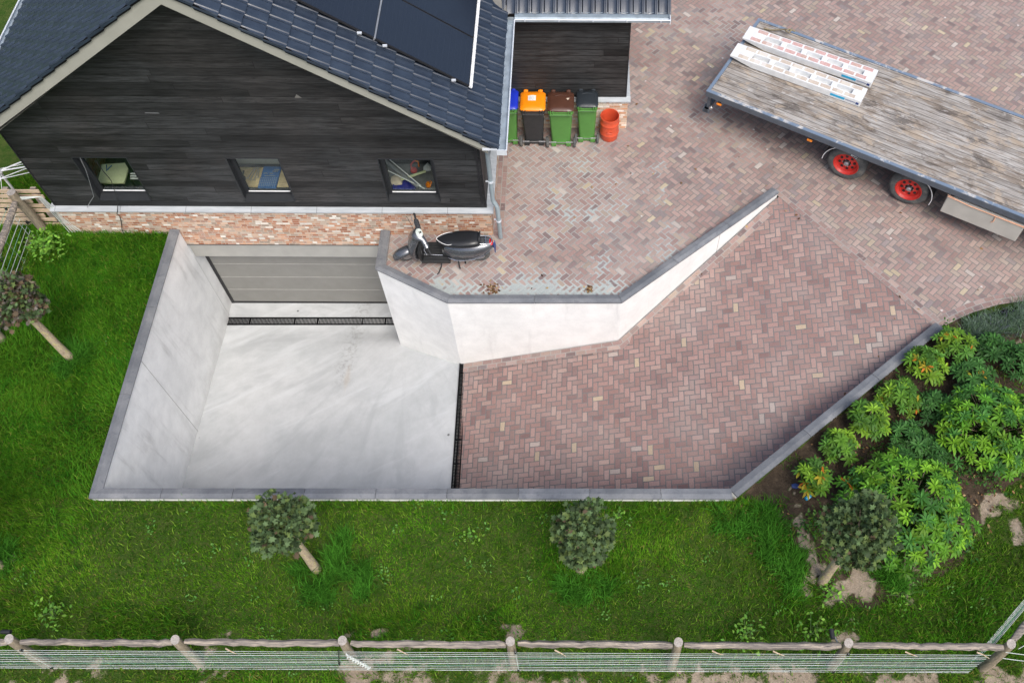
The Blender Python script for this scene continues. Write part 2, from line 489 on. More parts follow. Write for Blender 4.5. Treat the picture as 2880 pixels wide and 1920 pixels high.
def m_concrete(name, c0, c1, stain=.3, streak=False, floor=False):
    m = Mat(name); p = m.pos(); x, y, z = m.xyz(p)
    n1 = m.noise(p, .55, 6, .6, .3); n2 = m.noise(p, 3.5, 6, .65); n3 = m.noise(p, 40, 4, .7)
    c = m.mix(n1.sstep(.35, .68), c0, c1)
    c = m.gain(c, n2.sstep(.2, .8, 1 - .09, 1.06) * n3.sstep(.2, .8, .97, 1.03))
    if streak:
        sv = m.noise(m.comb(x * 1.3, y * 1.3, z * .22), 2.6, 5, .62, .5)
        c = m.mix(sv.sstep(.52, .78, 0, stain), c, (.36, .36, .35))
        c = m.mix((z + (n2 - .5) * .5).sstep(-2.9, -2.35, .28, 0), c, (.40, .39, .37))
    if floor:
        # broom marks, tyre scuffs and a rusty seep
        bv = m.noise(m.mapping(m.mapping(p, rot=(0, 0, R(-48))), scale=(.35, 3.2, 1)), 1.6, 6, .62, .8)
        # stains fanning out from the corner of the bent wall
        fx_, fy_ = x + 3.7, y - 10.6
        an = fy_.op('ARCTAN2', fx_); rr = (fx_ * fx_ + fy_ * fy_).op('SQRT')
        fan = m.noise(m.comb(an * 3.2, rr * .28, 0), 2.6, 6, .6, .4)
        c = m.mix(fan.sstep(.47, .68, 0, .55) * rr.sstep(.6, 2.2, 0, 1), c, (.345, .358, .365))
        c = m.mix(bv.sstep(.5, .74, 0, .2), c, (.335, .345, .35))
        bw = m.noise(m.mapping(m.mapping(p, rot=(0, 0, R(-30))), scale=(.3, 2.2, 1), loc=(3, 1, 0)), 1.1, 6, .6, .6)
        c = m.mix(bw.sstep(.5, .7, 0, .5), c, (.58, .60, .61))
        tx = ((x + 4.95 - (y - 9.6) * .08).op('ABSOLUTE') + (n2 - .5) * .35).sstep(.05, .3, 1, 0) * y.sstep(8.8, 9.6, 0, 1)
        c = m.mix(tx * m.noise(p, 11, 5, .7).sstep(.45, .62, 0, .55), c, (.25, .25, .245))
        rx = ((x + 4.86).op('ABSOLUTE') * 5. + (y - 9.3).op('ABSOLUTE') * 1.2 + (n2 - .5) * .5).sstep(.1, .6, .35, 0)
        c = m.mix(rx, c, (.42, .35, .27))
        vd, _ = m.voro(p, 1.1)
        c = m.mix(vd.sstep(.02, .035, .8, 0), c, (.05, .05, .05))
    m.base(c, .8, spec=.3).bump(n3 * .3 + n2 * .3, .25, .004)
    return m.m
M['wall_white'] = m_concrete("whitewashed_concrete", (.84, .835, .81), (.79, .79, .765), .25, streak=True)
M['wall_side_light'] = m_concrete("side_light_concrete", (.84, .845, .83), (.72, .73, .72), .5, streak=True)  # same concrete as the white walls, recoloured for the light on that side
M['floor'] = m_concrete("poured_concrete_floor", (.49, .503, .505), (.42, .437, .442), floor=True)
def m_stone():
    m = Mat("bluestone_coping"); p = m.pos()
    n = m.noise(p, 2.2, 5, .6); n2 = m.noise(p, 45, 5, .7)
    c = m.ramp(n, [(.3, (.118, .126, .138)), (.5, (.160, .168, .180)), (.7, (.225, .23, .236))])
    c = m.mix(m.noise(p, 7, 5, .65, .6).sstep(.52, .72, 0, .6), c, (.095, .105, .122))
    oi = m.new("ObjectInfo")
    c = m.gain(c, X(m.nt, oi.outputs['Random']) * .3 + .85)
    c = m.gain(c, n2.sstep(.2, .8, .88, 1.1))
    m.base(c, .72, spec=.35).bump(n2 * .4 + n * .2, .25, .004); return m.m
M['stone'] = m_stone()
def m_ledge():
    m = Mat("zinc_grey_ledge"); p = m.pos(); x, y, z = m.xyz(p)
    n = m.noise(m.mapping(p, scale=(1, 6, 6)), 3, 5, .6)
    c = m.ramp(n, [(.3, (.33, .355, .37)), (.7, (.46, .485, .50))])
    u = (x / 1.23).frac(); j = u.mn(u.rsub(1.)).sstep(.002, .005, 1, 0)
    c = m.mix(j * .8, c, (.08, .08, .08))
    m.base(c, .6, spec=.4); return m.m
M['ledge'] = m_ledge()
def m_tile():
    m = Mat("glazed_black_tile"); p = m.pos()
    n = m.noise(p, 3, 4); n2 = m.noise(p, 26, 5, .65)
    c = m.ramp(n, [(.3, (.018, .026, .042)), (.7, (.032, .045, .068))])
    c = m.mix(n2.sstep(.58, .8, 0, .25), c, (.08, .085, .085))
    m.base(c, n2.sstep(.3, .75, .27, .45), spec=.6); m.bump(n2, .06, .003); return m.m
M['tile'] = m_tile()
def m_solar():
    m = Mat("solar_cells"); p = m.pos('UV'); x, y, z = m.xyz(p)
    u = (x / .105).frac(); v = (y / .19).frac()
    g = u.mn(u.rsub(1.)).sstep(.01, .03, 1, 0) * .5
    n = m.noise(p, 2.5, 4)
    c = m.mix(g, (.014, .019, .030), (.022, .028, .042))
    m.base(c, n.sstep(.3, .7, .16, .24), spec=.55); return m.m
M['solar'] = m_solar()
M['black_metal'] = plain("black_metal", (.018, .018, .02), .45)
M['black_plastic'] = plain("black_plastic", (.016, .017, .018), .5, scale=12)
M['grey_metal'] = plain("weathered_metal", (.34, .35, .36), .42, .5, .15)
M['zinc'] = plain("zinc_gutter", (.36, .42, .47), .42, .35, .18, 6)
M['zinc_rim'] = plain("bright_zinc_rim", (.68, .72, .76), .4, .2, .08, 6)
M['pvc'] = plain("grey_downpipe", (.27, .325, .345), .45, 0, .1, 5)
M['greige'] = plain("greige_paint", (.335, .33, .285), .55, 0, .05, 3)
M['fascia'] = plain("pale_grey_fascia", (.36, .355, .325), .55, 0, .07, 3)
M['door'] = plain("grey_door_panel", (.225, .222, .205), .5, 0, .05, 3)
M['door_line'] = plain("door_groove", (.38, .375, .35), .5)
M['frame'] = plain("anthracite_frame", (.022, .024, .027), .4)
M['white_metal'] = plain("white_enamel", (.72, .73, .73), .4, 0, .06)
M['dark_wall'] = plain("pale_interior_wall", (.62, .62, .60), .8)
M['joint'] = plain("mortar_joint", (.33, .33, .315), .8)
M['stem'] = plain("green_stem", (.09, .15, .04), .6)
M['lead'] = plain("lead_flashing", (.15, .145, .13), .7)
M['flap'] = plain("black_flap", (.004, .004, .0045), .8, spec=.15)
M['shelf_grey'] = plain("grey_shelf", (.16, .165, .17), .7)
M['dark_floor'] = plain("dim_interior_floor", (.05, .052, .05), .7)
def m_glass():
    m = Mat("window_glass")
    nt = m.nt; out = nt.nodes["Material Output"]
    t = m.new("BsdfTransparent"); t.inputs[0].default_value = (.93, .96, .94, 1)
    g = m.new("BsdfGlossy"); g.inputs[0].default_value = (.9, .95, .92, 1); g.inputs['Roughness'].default_value = .01
    lw = m.new("LayerWeight"); lw.inputs[0].default_value = .5
    f_ = X(nt, lw.outputs["Facing"]).op("POWER", 4.) * .8 + .035
    mx = m.new("MixShader"); nt.links.new(f_.k, mx.inputs[0]); nt.links.new(t.outputs[0], mx.inputs[1]); nt.links.new(g.outputs[0], mx.inputs[2])
    nt.links.new(mx.outputs[0], out.inputs[0]); return m.m
M['glass'] = m_glass()
def m_wood(name, stops, scale=(1, 9, 9), sc=4, rough=.75, crack=.6):
    m = Mat(name); p = m.mapping(m.pos(), scale=scale)
    n = m.noise(p, sc, 6, .68, .6); n2 = m.noise(p, sc * 4, 5, .7)
    c = m.ramp(n, stops)
    c = m.gain(c, n2.sstep(.25, .75, .66, 1.25))
    c = m.mix(n2.sstep(.62, .72, 0, crack), c, (.05, .04, .03))
    m.base(c, rough, spec=.2).bump(n + n2 * .6, .5, .01); return m.m
M['rail'] = m_wood("weathered_chestnut", [(.3, (.07, .062, .058)), (.42, (.15, .132, .118)), (.53, (.27, .235, .20)), (.66, (.46, .385, .30)), (.78, (.58, .49, .38))], (.8, 14, 14), 2.2)
M['post'] = m_wood("post_wood", [(.3, (.17, .14, .105)), (.5, (.29, .24, .175)), (.7, (.42, .35, .26))], (9, 9, 1), 3)
M['post_top'] = m_wood("sawn_post_end", [(.3, (.27, .245, .22)), (.7, (.39, .355, .32))], (3, 3, 3), 4, crack=.2)
M['pallet'] = m_wood("pallet_boards", [(.3, (.40, .29, .19)), (.5, (.56, .43, .30)), (.7, (.68, .55, .41))], (1, 8, 8), 3, crack=.3)
M['bark'] = m_wood("lichen_bark", [(.3, (.22, .17, .12)), (.48, (.40, .32, .23)), (.56, (.42, .36, .22)), (.64, (.52, .45, .12)), (.75, (.48, .42, .33))], (4, 4, 2), 4, crack=.4)
M['bench'] = m_wood("workbench_top", [(.3, (.46, .34, .19)), (.7, (.60, .47, .28))], (1, 6, 6), 3, crack=.1)
def m_deck():
    m = Mat("worn_trailer_planks"); p = m.pos(); x, y, z = m.xyz(p)
    r = m.white(m.comb((y / .143).floor(), 0, 0)); fy = (y / .143).frac()
    g = m.noise(m.comb(x * 1.2, y * 16. + r * 30., z), 2.4, 5, .62, .3)
    c = m.ramp(g, [(.25, (.16, .138, .115)), (.42, (.26, .235, .21)), (.56, (.36, .34, .315)), (.74, (.47, .455, .43))])
    c = m.gain(c, r * .35 + .82)
    big = m.noise(m.comb(x * .9, y * 2.2, 0), 1.3, 6, .7, .4)
    c = m.mix(big.sstep(.48, .60, 0, .75), c, (.195, .155, .12))
    b2 = m.noise(m.comb(x * .9 + 7., y * 2.2, 0), 1.5, 6, .72, .5)
    c = m.mix(b2.sstep(.52, .64, 0, .72), c, (.085, .072, .064))
    b4 = m.noise(m.comb(x * 1.1 + 3., y * 1.8, 4.), 2.1, 6, .7, .6)
    c = m.mix(b4.sstep(.53, .62, 0, .6), c, (.40, .325, .245))
    b3 = m.noise(m.comb(x * 1.6 + 1., y * 3.6, 2.), 3.0, 6, .75, .4)
    c = m.mix(b3.sstep(.58, .68, 0, .6), c, (.58, .56, .54))
    gap = fy.mn(fy.rsub(1.)).sstep(.02, .06, 1, 0)
    c = m.mix(gap * .85, c, (.03, .025, .022))
    m.base(c, .85, spec=.2).bump(g * .6 + gap * -1., .5, .01); return m.m
M['deck'] = m_deck()
M['slate_paint'] = plain("slate_grey_paint", (.085, .10, .12), .5, 0, .15, 5)
def m_edge():
    m = Mat("scuffed_blue_edge"); p = m.pos()
    n = m.noise(p, 2.4, 6, .7, .4); n2 = m.noise(p, 12, 5, .7)
    c = m.mix((n + n2 * .3).sstep(.68, .78, 0, .9), (.15, .20, .27), (.52, .50, .47))
    m.base(c, .5, spec=.4); return m.m
M['edge_paint'] = m_edge()
def m_tyre():
    m = Mat("dusty_tyre"); p = m.pos(); n = m.noise(p, 9, 5, .65)
    c = m.ramp(n, [(.3, (.065, .068, .068)), (.55, (.11, .112, .11)), (.75, (.22, .205, .165))])
    m.base(c, .8, spec=.25).bump(m.noise(p, 40, 3), .2, .004); return m.m
M['tyre'] = m_tyre()
M['red'] = plain("red_rim_paint", (.60, .035, .025), .42, 0, .12, 12)
M['amber'] = plain("amber_lens", (.90, .26, .02), .25, 0, .1, 20)
M['white_paint'] = plain("white_paint", (.80, .80, .79), .5, 0, .06)
M['dull_box'] = plain("cream_box_paint", (.47, .455, .41), .55, .1, .08, 3)
M['copper'] = plain("orange_strap", (.72, .40, .26), .6)
M['rampwhite'] = plain("worn_white_alloy", (.72, .73, .73), .45, .1, .08, 8)
def m_pad(name, stops):
    m = Mat(name); p = m.pos()
    x, y, z = m.xyz(p)
    n = m.noise(p, 5, 5, .65); n2 = m.noise(p, 30, 4, .7)
    r = m.white(m.comb((x / .253).floor(), y.gt(0.), 0))
    c = m.ramp(r * .75 + n * .35, stops)
    c = m.mix(n2.sstep(.45, .7, .25, .6), c, (.60, .56, .53)); m.base(c, .8); return m.m
M['pad_red'] = m_pad("brick_red_pad", [(.15, (.42, .17, .145)), (.5, (.50, .24, .22)), (.75, (.40, .22, .16)), (.95, (.56, .46, .42))])
M['pad_buff'] = m_pad("buff_pad", [(.15, (.36, .27, .20)), (.5, (.48, .39, .29)), (.75, (.56, .51, .42)), (.95, (.62, .58, .54))])
M['blue_ink'] = plain("blue_print", (.02, .36, .62), .5)
M['navy_ink'] = plain("navy_print", (.03, .06, .20), .5)
M['rope'] = plain("old_rope", (.24, .20, .13), .9, scale=30)
M['green_bin'] = plain("green_bin_plastic", (.085, .24, .05), .42, 0, .06, 5)
M['dark_bin'] = plain("charcoal_bin_plastic", (.026, .028, .03), .45, 0, .1, 5)
M['blue_lid'] = plain("blue_lid_plastic", (.012, .035, .50), .38, 0, .06)
M['orange_lid'] = plain("orange_lid_plastic", (.88, .26, .004), .38, 0, .04)
M['brown_lid'] = plain("brown_lid_plastic", (.075, .030, .018), .38, 0, .1)
M['slate_lid'] = plain("slate_lid_plastic", (.022, .028, .034), .4, 0, .1)
M['barrel'] = plain("orange_red_barrel", (.60, .085, .035), .42, 0, .1, 6)
M['paper'] = plain("paper_sticker", (.74, .74, .73), .6)
M['grey_ink'] = plain("faded_print", (.42, .42, .43), .6)
M['silver'] = plain("silver_scooter_paint", (.135, .142, .155), .26, .7, .03, 2, coat=.6)
M['gunmetal'] = plain("gunmetal_paint", (.06, .063, .068), .3, .5, .03, 2, coat=.5)
M['chrome'] = plain("chrome", (.72, .74, .76), .14, 1, .04)
M['leather'] = plain("black_seat_vinyl", (.012, .013, .015), .36, 0, .1, 20)
M['redlens'] = plain("red_lens", (.50, .015, .012), .2)
M['dial'] = plain("pale_dial", (.55, .60, .55), .25)
M['pale_board'] = plain("pale_board", (.52, .55, .33), .6, 0, .06, 3)
M['case'] = plain("blue_case_plastic", (.035, .125, .33), .5, 0, .15, 16)
M['pink_plastic'] = plain("pink_red_plastic", (.62, .09, .09), .4)
M['cream'] = plain("cream_card", (.60, .50, .40), .7)
M['deep_blue'] = plain("deep_blue_plastic", (.02, .03, .26), .45)
M['steel'] = plain("tool_steel", (.42, .42, .43), .35, .7)
M['wire'] = plain("white_fence_wire", (.56, .60, .57), .5)
M['wire_green'] = plain("green_white_twine", (.22, .40, .31), .55)
def m_vcol(name, rough=.55, trans=.25, spec=.35, var=0):
    m = Mat(name)
    a = m.new("VertexColor"); a.layer_name = "Col"
    m.base(a.outputs[0], rough, spec=spec)
    nt = m.nt; out = nt.nodes["Material Output"]
    t = m.new("BsdfTranslucent"); nt.links.new(a.outputs[0], t.inputs[0])
    mx = m.new("MixShader"); mx.inputs[0].default_value = trans
    nt.links.new(m.b.outputs[0], mx.inputs[1]); nt.links.new(t.outputs[0], mx.inputs[2]); nt.links.new(mx.outputs[0], out.inputs[0])
    return m.m
M['grass'] = m_vcol("grass_blades", .8, .28, .06)
M['leaf'] = m_vcol("broad_leaves", .5, .22, .18)
M['leaf_dull'] = m_vcol("dull_leaves", .6, .15, .18)
def m_soil(name, vcol=True):
    m = Mat(name); p = m.pos()
    n = m.noise(p, 6, 6, .7); n2 = m.noise(p, 50, 5, .75); n3 = m.noise(p, 1.1, 4)
    g = m.mix(n.sstep(.35, .65), (.030, .070, .008), (.060, .085, .018))
    g = m.gain(g, n2.sstep(.2, .8, .6, 1.4))
    s = m.ramp(n, [(.3, (.19, .145, .10)), (.5, (.29, .235, .175)), (.7, (.37, .305, .235))])
    s = m.gain(s, n2.sstep(.2, .8, .75, 1.2))
    d = m.ramp(n, [(.3, (.030, .022, .015)), (.55, (.065, .048, .032)), (.75, (.12, .085, .06))])
    d = m.gain(d, n2.sstep(.2, .8, .55, 1.5))
    a = m.new("VertexColor"); a.layer_name = "Col"
    sp = m.new("SeparateColor"); m.link(a.outputs[0], sp.inputs[0])
    c = m.mix((X(m.nt, sp.outputs[0]) + (n2 - .5) * .8 + (n - .5) * .9).sstep(.3, .75), g, s)
    c = m.mix(X(m.nt, sp.outputs[1]).sstep(.3, .7), c, d)
    m.base(c, .95, spec=.15).bump(n2 + n * .8, .7, .02); return m.m
M['soil'] = m_soil("lawn_soil_mix")
# ------------------------------------------------------------------ the setting: ground, pit, ramp, paving
rnd = random.Random(5); rs = np.random.RandomState(11)
A_, B_, C_, E_ = (-3.73, 10.12), (-2.385, 9.40), (.775, 9.42), (3.94, 12.06)
S_ = (-3.73, 10.985)
L1, L0, Q_, RR = (-7.81, 10.985), (-7.81, 5.56), (2.52, 5.605), (6.56, 8.87)
PIT = [(-7.83, 11.4), (-7.83, 5.58), (2.51, 5.62), (6.55, 8.90), (3.97, 12.08), (.77, 9.46), (-2.38, 9.46), (-3.70, 10.15), (-3.70, 11.4)]
BED = [(2.67, 5.61), (6.62, 8.84), (6.9, 9.06), (7.32, 9.28), (7.85, 9.46), (8.4, 9.55), (9.4, 9.6), (12, 9.5), (12, 7.6), (8.6, 6.6), (7.5, 6.05), (6.95, 5.7), (6.5, 5.1), (6.05, 4.5), (5.33, 4.15), (4.51, 3.78), (3.86, 3.91), (3.6, 4.46), (3.35, 5.1), (3.0, 5.5)]
SAND = [(-7.7, 2.72, .55, .32), (-5.55, 2.75, .35, .32), (-3.45, 3.36, .16, .09), (-3.05, 3.40, .2, .07), (-2.7, 2.72, .75, .36), (-.95, 3.40, .15, .13), (-.75, 2.7, .65, .28), (1.5, 2.75, .5, .26), (2.7, 2.72, .7, .22), (4.0, 3.36, .2, .09), (3.60, 5.35, .15, .40), (3.66, 5.0, .15, .3), (3.74, 4.7, .16, .35), (3.82, 4.4, .2, .3), (4.1, 4.05, .4, .25), (4.35, 4.12, .65, .34), (4.95, 4.3, .35, .22), (6.85, 5.62, .28, .22), (6.62, 5.3, .22, .2), (-5.3, 3.36, .08, .07), (6.35, 2.75, .55, .3), (7.1, 5.05, .2, .15), (5.05, 2.75, .4, .15), (-2.9, 4.3, .08, .06), (-.1, 2.6, .4, .15), (4.5, 2.55, .3, .2), (7.75, 8.55, .3, .2), (-10.6, 9.6, .35, .9), (-8.95, 4.5, .12, .1)]
def sandiness(x, y):
    s = np.zeros_like(x)
    for cx, cy, rx, ry in SAND:
        d = np.sqrt(((x - cx) / rx) ** 2 + ((y - cy) / ry) ** 2)
        s = np.maximum(s, np.clip(1.15 - d * .75, 0, 1))
    s = s + (fbm(x * 3.1 + 9, y * 3.1, 4) - .55) * 2.2 * (s > .02) + (fbm(x * 9, y * 9 + 4, 3) - .5) * 1.3 * (s > .02)
    s = np.where(s > .35, s, s * .5)
    low = (fbm(x * 1.4 + 3, y * 1.4 + 8, 4) - .62) * 3
    s = np.maximum(s, np.where(y < 2.95, low, low - .35))
    return np.clip(s, 0, 1)
def ground_z(x, y):
    return -.02 + (fbm(x * .6, y * .6, 3) - .5) * .05

# far ground: one sheet to the horizon with an opening for the sunken drive
bm = bmesh.new()
def loop(pts, z):
    vs = [bm.verts.new((x, y, z)) for x, y in pts]
    return [bm.edges.new((vs[i], vs[(i + 1) % len(vs)])) for i in range(len(vs))]
ed = loop([(-300, -300), (300, -300), (300, 300), (-300, 300)], -.1) + loop([(-12.5, .6), (11.5, .6), (11.5, 9.45), (8.4, 9.5), (6.6, 9.0), (6.55, 8.90), (3.97, 12.08), (3.97, 12.6), (-12.5, 12.6)], -.1)
bmesh.ops.triangle_fill(bm, use_beauty=True, edges=ed)
me = bpy.data.meshes.new("ground"); bm.to_mesh(me); bm.free()
ca = me.color_attributes.new("Col", 'FLOAT_COLOR', 'POINT')
for d in ca.data: d.color = (0, 0, 0, 1)
me.materials.append(M['soil'])
g = bpy.data.objects.new("ground", me); COL.objects.link(g); struct(g)

# near lawn: fine grid with bare sand and bed earth
gx = np.arange(-12.6, 11.6, .07); gy = np.arange(.5, 12.7, .07)
XX, YY = np.meshgrid(gx, gy, indexing='ij')
ZZ = ground_z(XX, YY)
sd_ = sandiness(XX, YY)
bed = in_poly(XX, YY, BED)
bd = bed * 1.0
bd = np.where(bed & (sd_ > .55), .2, bd)
colr = np.stack([sd_, bd, 0 * bd], axis=-1).reshape(-1, 3)
nx, ny = XX.shape
ii, jj = np.meshgrid(np.arange(nx - 1), np.arange(ny - 1), indexing='ij')
cxm, cym = XX[:-1, :-1] + .035, YY[:-1, :-1] + .035
PITBIG = [(-7.87, 11.5), (-7.87, 5.51), (2.54, 5.56), (6.62, 8.86), (6.62, 9.1), (12, 9.3), (12, 13), (-3.6, 13), (-3.6, 11.5)]
keep = ~in_poly(cxm, cym, PITBIG) & ~((cym > 11.0) & (cxm > -9.85) & (cxm < -1.7))
ii, jj = ii[keep], jj[keep]
quads = np.stack([ii * ny + jj, (ii + 1) * ny + jj, (ii + 1) * ny + jj + 1, ii * ny + jj + 1], axis=1)
lawn = np_mesh("lawn", np.stack([XX, YY, ZZ], axis=-1).reshape(-1, 3), [quads], M['soil'], cols=colr, smooth=True)
struct(lawn)

# paved yard at house level
b = MB()
YARD = [(-3.66, 11.2), (-3.66, 10.15), (-2.37, 9.45), (.76, 9.46), (3.93, 12.12), (6.58, 8.87), (6.83, 9.02), (7.30, 9.25), (7.83, 9.43), (8.38, 9.52), (9.4, 9.57), (12, 9.5), (60, 9.5), (60, 60), (-1.5, 60), (-1.5, 11.2)]
bm = bmesh.new(); vs = [bm.verts.new((x, y, 0)) for x, y in YARD]
es = [bm.edges.new((vs[i], vs[(i + 1) % len(vs)])) for i in range(len(vs))]
bmesh.ops.triangle_fill(bm, use_beauty=True, edges=es)
for f in bm.faces:
    if f.normal.z < 0: f.normal_flip()
me = bpy.data.meshes.new("yard_pavement"); bm.to_mesh(me); bm.free(); me.materials.append(M['terrace'])
yard = bpy.data.objects.new("yard_pavement", me); COL.objects.link(yard); struct(yard)

def edge_strip(name, path, w, z=.004, zs=None):
    """stretcher courses laid along a kerb; path = inner line, strip lies to its left"""
    b = MB(); uv = []; L = 0; P = [Vector((p[0], p[1])) for p in path]
    n = len(P); rows = []
    for i, p in enumerate(P):
        t = (P[min(i + 1, n - 1)] - P[i]).normalized() if i < n - 1 else (P[i] - P[i - 1]).normalized()
        if 0 < i < n - 1:
            t0 = (P[i] - P[i - 1]).normalized(); t = (t + t0).normalized(); k = 1 / max(.5, t.dot(t0))
        else: k = 1
        nn = Vector((-t.y, t.x)) * w * k
        if i: L += (p - P[i - 1]).length
        zz = z if zs is None else zs(p) + z
        zq = z if zs is None else zs(p + nn) + z
        b.v += [(p.x, p.y, zz), (p.x + nn.x, p.y + nn.y, zq)]; uv += [(L, 0), (L, w)]
    for i in range(n - 1): b.f.append([2 * i, 2 * i + 2, 2 * i + 3, 2 * i + 1]); b.m.append(0)
    return struct(b.build(name, M['edge'], uvs=uv))
edge_strip("edge_pavement", [(-1.655, 13.9), (-1.655, 10.99)], .2)
edge_strip("edge_pavement", [(3.93, 12.12), (6.54, 8.93)], .2, z=.008)
arc = [(3.0 + .0, 0)]
edge_strip("edge_pavement", [(6.62, 8.92), (6.83, 9.03), (7.06, 9.15), (7.30, 9.26), (7.56, 9.36), (7.83, 9.44), (8.1, 9.49), (8.38, 9.53), (8.9, 9.56), (9.4, 9.58), (12, 9.51)], .2)

# sloping ramp between the bend and the yard
inn = [(-2.34, 9.33, -2.13), (.80, 9.33, -1.22), (4.10, 12.07, -.012)]
out = [(-2.30, 5.58, -2.18), (2.50, 5.63, -1.06), (6.64, 9.00, -.010)]
def along(path, t):
    L = [math.dist(path[i][:2], path[i + 1][:2]) for i in range(2)]
    s = t * (L[0] + L[1])
    i = 0 if s <= L[0] else 1
    u = s / L[0] if i == 0 else (s - L[0]) / L[1]
    return Vector([path[i][k] * (1 - u) + path[i + 1][k] * u for k in range(3)])
NT, NS = 48, 24
b = MB()
for i in range(NT + 1):
    for j in range(NS + 1):
        t = i / NT; s = j / NS
        # the bend falls at slightly different fractions on the two sides
        ti = t ** 1.0; to = t
        p = along(inn, ti) * (1 - s) + along(out, to) * s
        ez = min(1, (1 - t) / .12); p.z = p.z * (ez * .5 + .5) if ez < 1 else p.z
        p.z = min(-.002, p.z + .035) if t > .8 else p.z + .035 * t / .8
        b.v.append(tuple(p))
for i in range(NT):
    for j in range(NS):
        a = i * (NS + 1) + j
        b.f.append([a, a + 1, a + NS + 2, a + NS + 1]); b.m.append(0)
ramp = struct(b.build("ramp_pavement", M['ramp'], smooth=60))
def ramp_z(p):
    # height of the ramp beside the inner wall
    best = None
    for k in range(2):
        a, c = Vector(inn[k][:2]), Vector(inn[k + 1][:2]); d = c - a
        t = max(0, min(1, (p - a).dot(d) / d.length_squared)); q = (a + d * t - p).length
        z = inn[k][2] * (1 - t) + inn[k + 1][2] * t
        if best is None or q < best[0]: best = (q, z)
    return best[1]
pth = []
for k in range(2):
    for s in range(8 if k == 0 else 9):
        u = s / 8; pth.append(tuple(inn[k][i] * (1 - u) + inn[k + 1][i] * u for i in range(2)))
b = MB(); uvv = []
Lc = 0; prev = None
for i, p in enumerate(pth[:]):
    p = Vector(p)
    t = Vector(pth[min(i + 1, len(pth) - 1)]) - Vector(pth[max(i - 1, 0)]); t.normalize(); nn = Vector((t.y, -t.x)) * .2
    if prev is not None: Lc += (p - prev).length
    prev = p
    tt = Lc / (math.dist(inn[0][:2], inn[1][:2]) + math.dist(inn[1][:2], inn[2][:2]))
    z0 = along(inn, min(1, tt)).z; ez = min(1, (1 - tt) / .12); z0 = z0 * (ez * .5 + .5) if ez < 1 else z0
    z0 = min(-.002, z0 + .035) if tt > .8 else z0 + .035 * tt / .8
    b.v += [(p.x, p.y, z0 + .012), (p.x + nn.x, p.y + nn.y, z0 + .012)]; uvv += [(Lc, 0), (Lc, .2)]
for i in range(len(pth) - 1): b.f.append([2 * i, 2 * i + 1, 2 * i + 3, 2 * i + 2]); b.m.append(0)
struct(b.build("edge_pavement", M['edge'], uvs=uvv))

# concrete floor in front of the garage
def floor_z(x, y):
    zl = -2.62 - .29 * min(1, max(0, (y - 5.6) / 5.0)); zr = -2.16
    u = min(1, max(0, (x + 7.77) / 5.42)); p = 1 + 2.2 * min(1, max(0, (y - 5.6) / 4.4))
    z = zl + (zr - zl) * u ** p
    k = min(1, max(0, (y - 10.2) / .4))
    return z * (1 - k) + (-2.90 - .02 * (1 - u)) * k
b = MB(); NXF, NYF = 44, 46
for i in range(NXF + 1):
    for j in range(NYF + 1):
        x = -7.8 + (5.45 if True else 0) * i / NXF; y = 5.55 + 5.85 * j / NYF
        b.v.append((x, y, floor_z(x, y)))
for i in range(NXF):
    for j in range(NYF):
        a = i * (NYF + 1) + j
        x, y = b.v[a][0] + .06, b.v[a][1] + .06
        if x > -3.55 and y > 10.2: continue
        b.f.append([a, a + NYF + 1, a + NYF + 2, a + 1]); b.m.append(0)
struct(b.build("concrete_floor", M['floor'], smooth=50))

def drain(name, p0, p1, w, label):
    """cast channel with slotted grating"""
    t = thing(name, label, "drain", p0)
    d = Vector(p1) - Vector(p0); L = d.length; a = math.atan2(d.y, d.x); pit = -math.atan2(d.z, math.hypot(d.x, d.y))
    t.rotation_euler = (0, pit, a)
    f = MB()
    for s in (-1, 1): f.b2((0, s * w / 2 - .012, -.03), (L, s * w / 2 + .012, .012))
    f.b2((0, -w / 2 + .012, -.10), (L, w / 2 - .012, -.06))
    f.build("channel", M['flap'], t)
    gr = MB(); n = int(L / .03)
    for i in range(n): gr.b2((i * .03 + .006, -w / 2 + .014, -.012), (i * .03 + .022, w / 2 - .014, .006))
    for i in range(int(L / .5) + 1): gr.b2((i * .5 - .0, -w / 2 + .014, -.014), (i * .5 + .012, w / 2 - .014, .009))
    gr.build("grating", M['flap'], t)
    return t
drain("floor_drain", (-7.77, 10.84, -2.905), (-3.78, 10.86, -2.90), .17, "black slotted drain grating across the concrete in front of the garage door")
drain("floor_drain", (-2.30, 5.62, -2.155), (-2.345, 9.36, -2.135), .14, "black slotted drain grating between concrete floor and brick ramp")

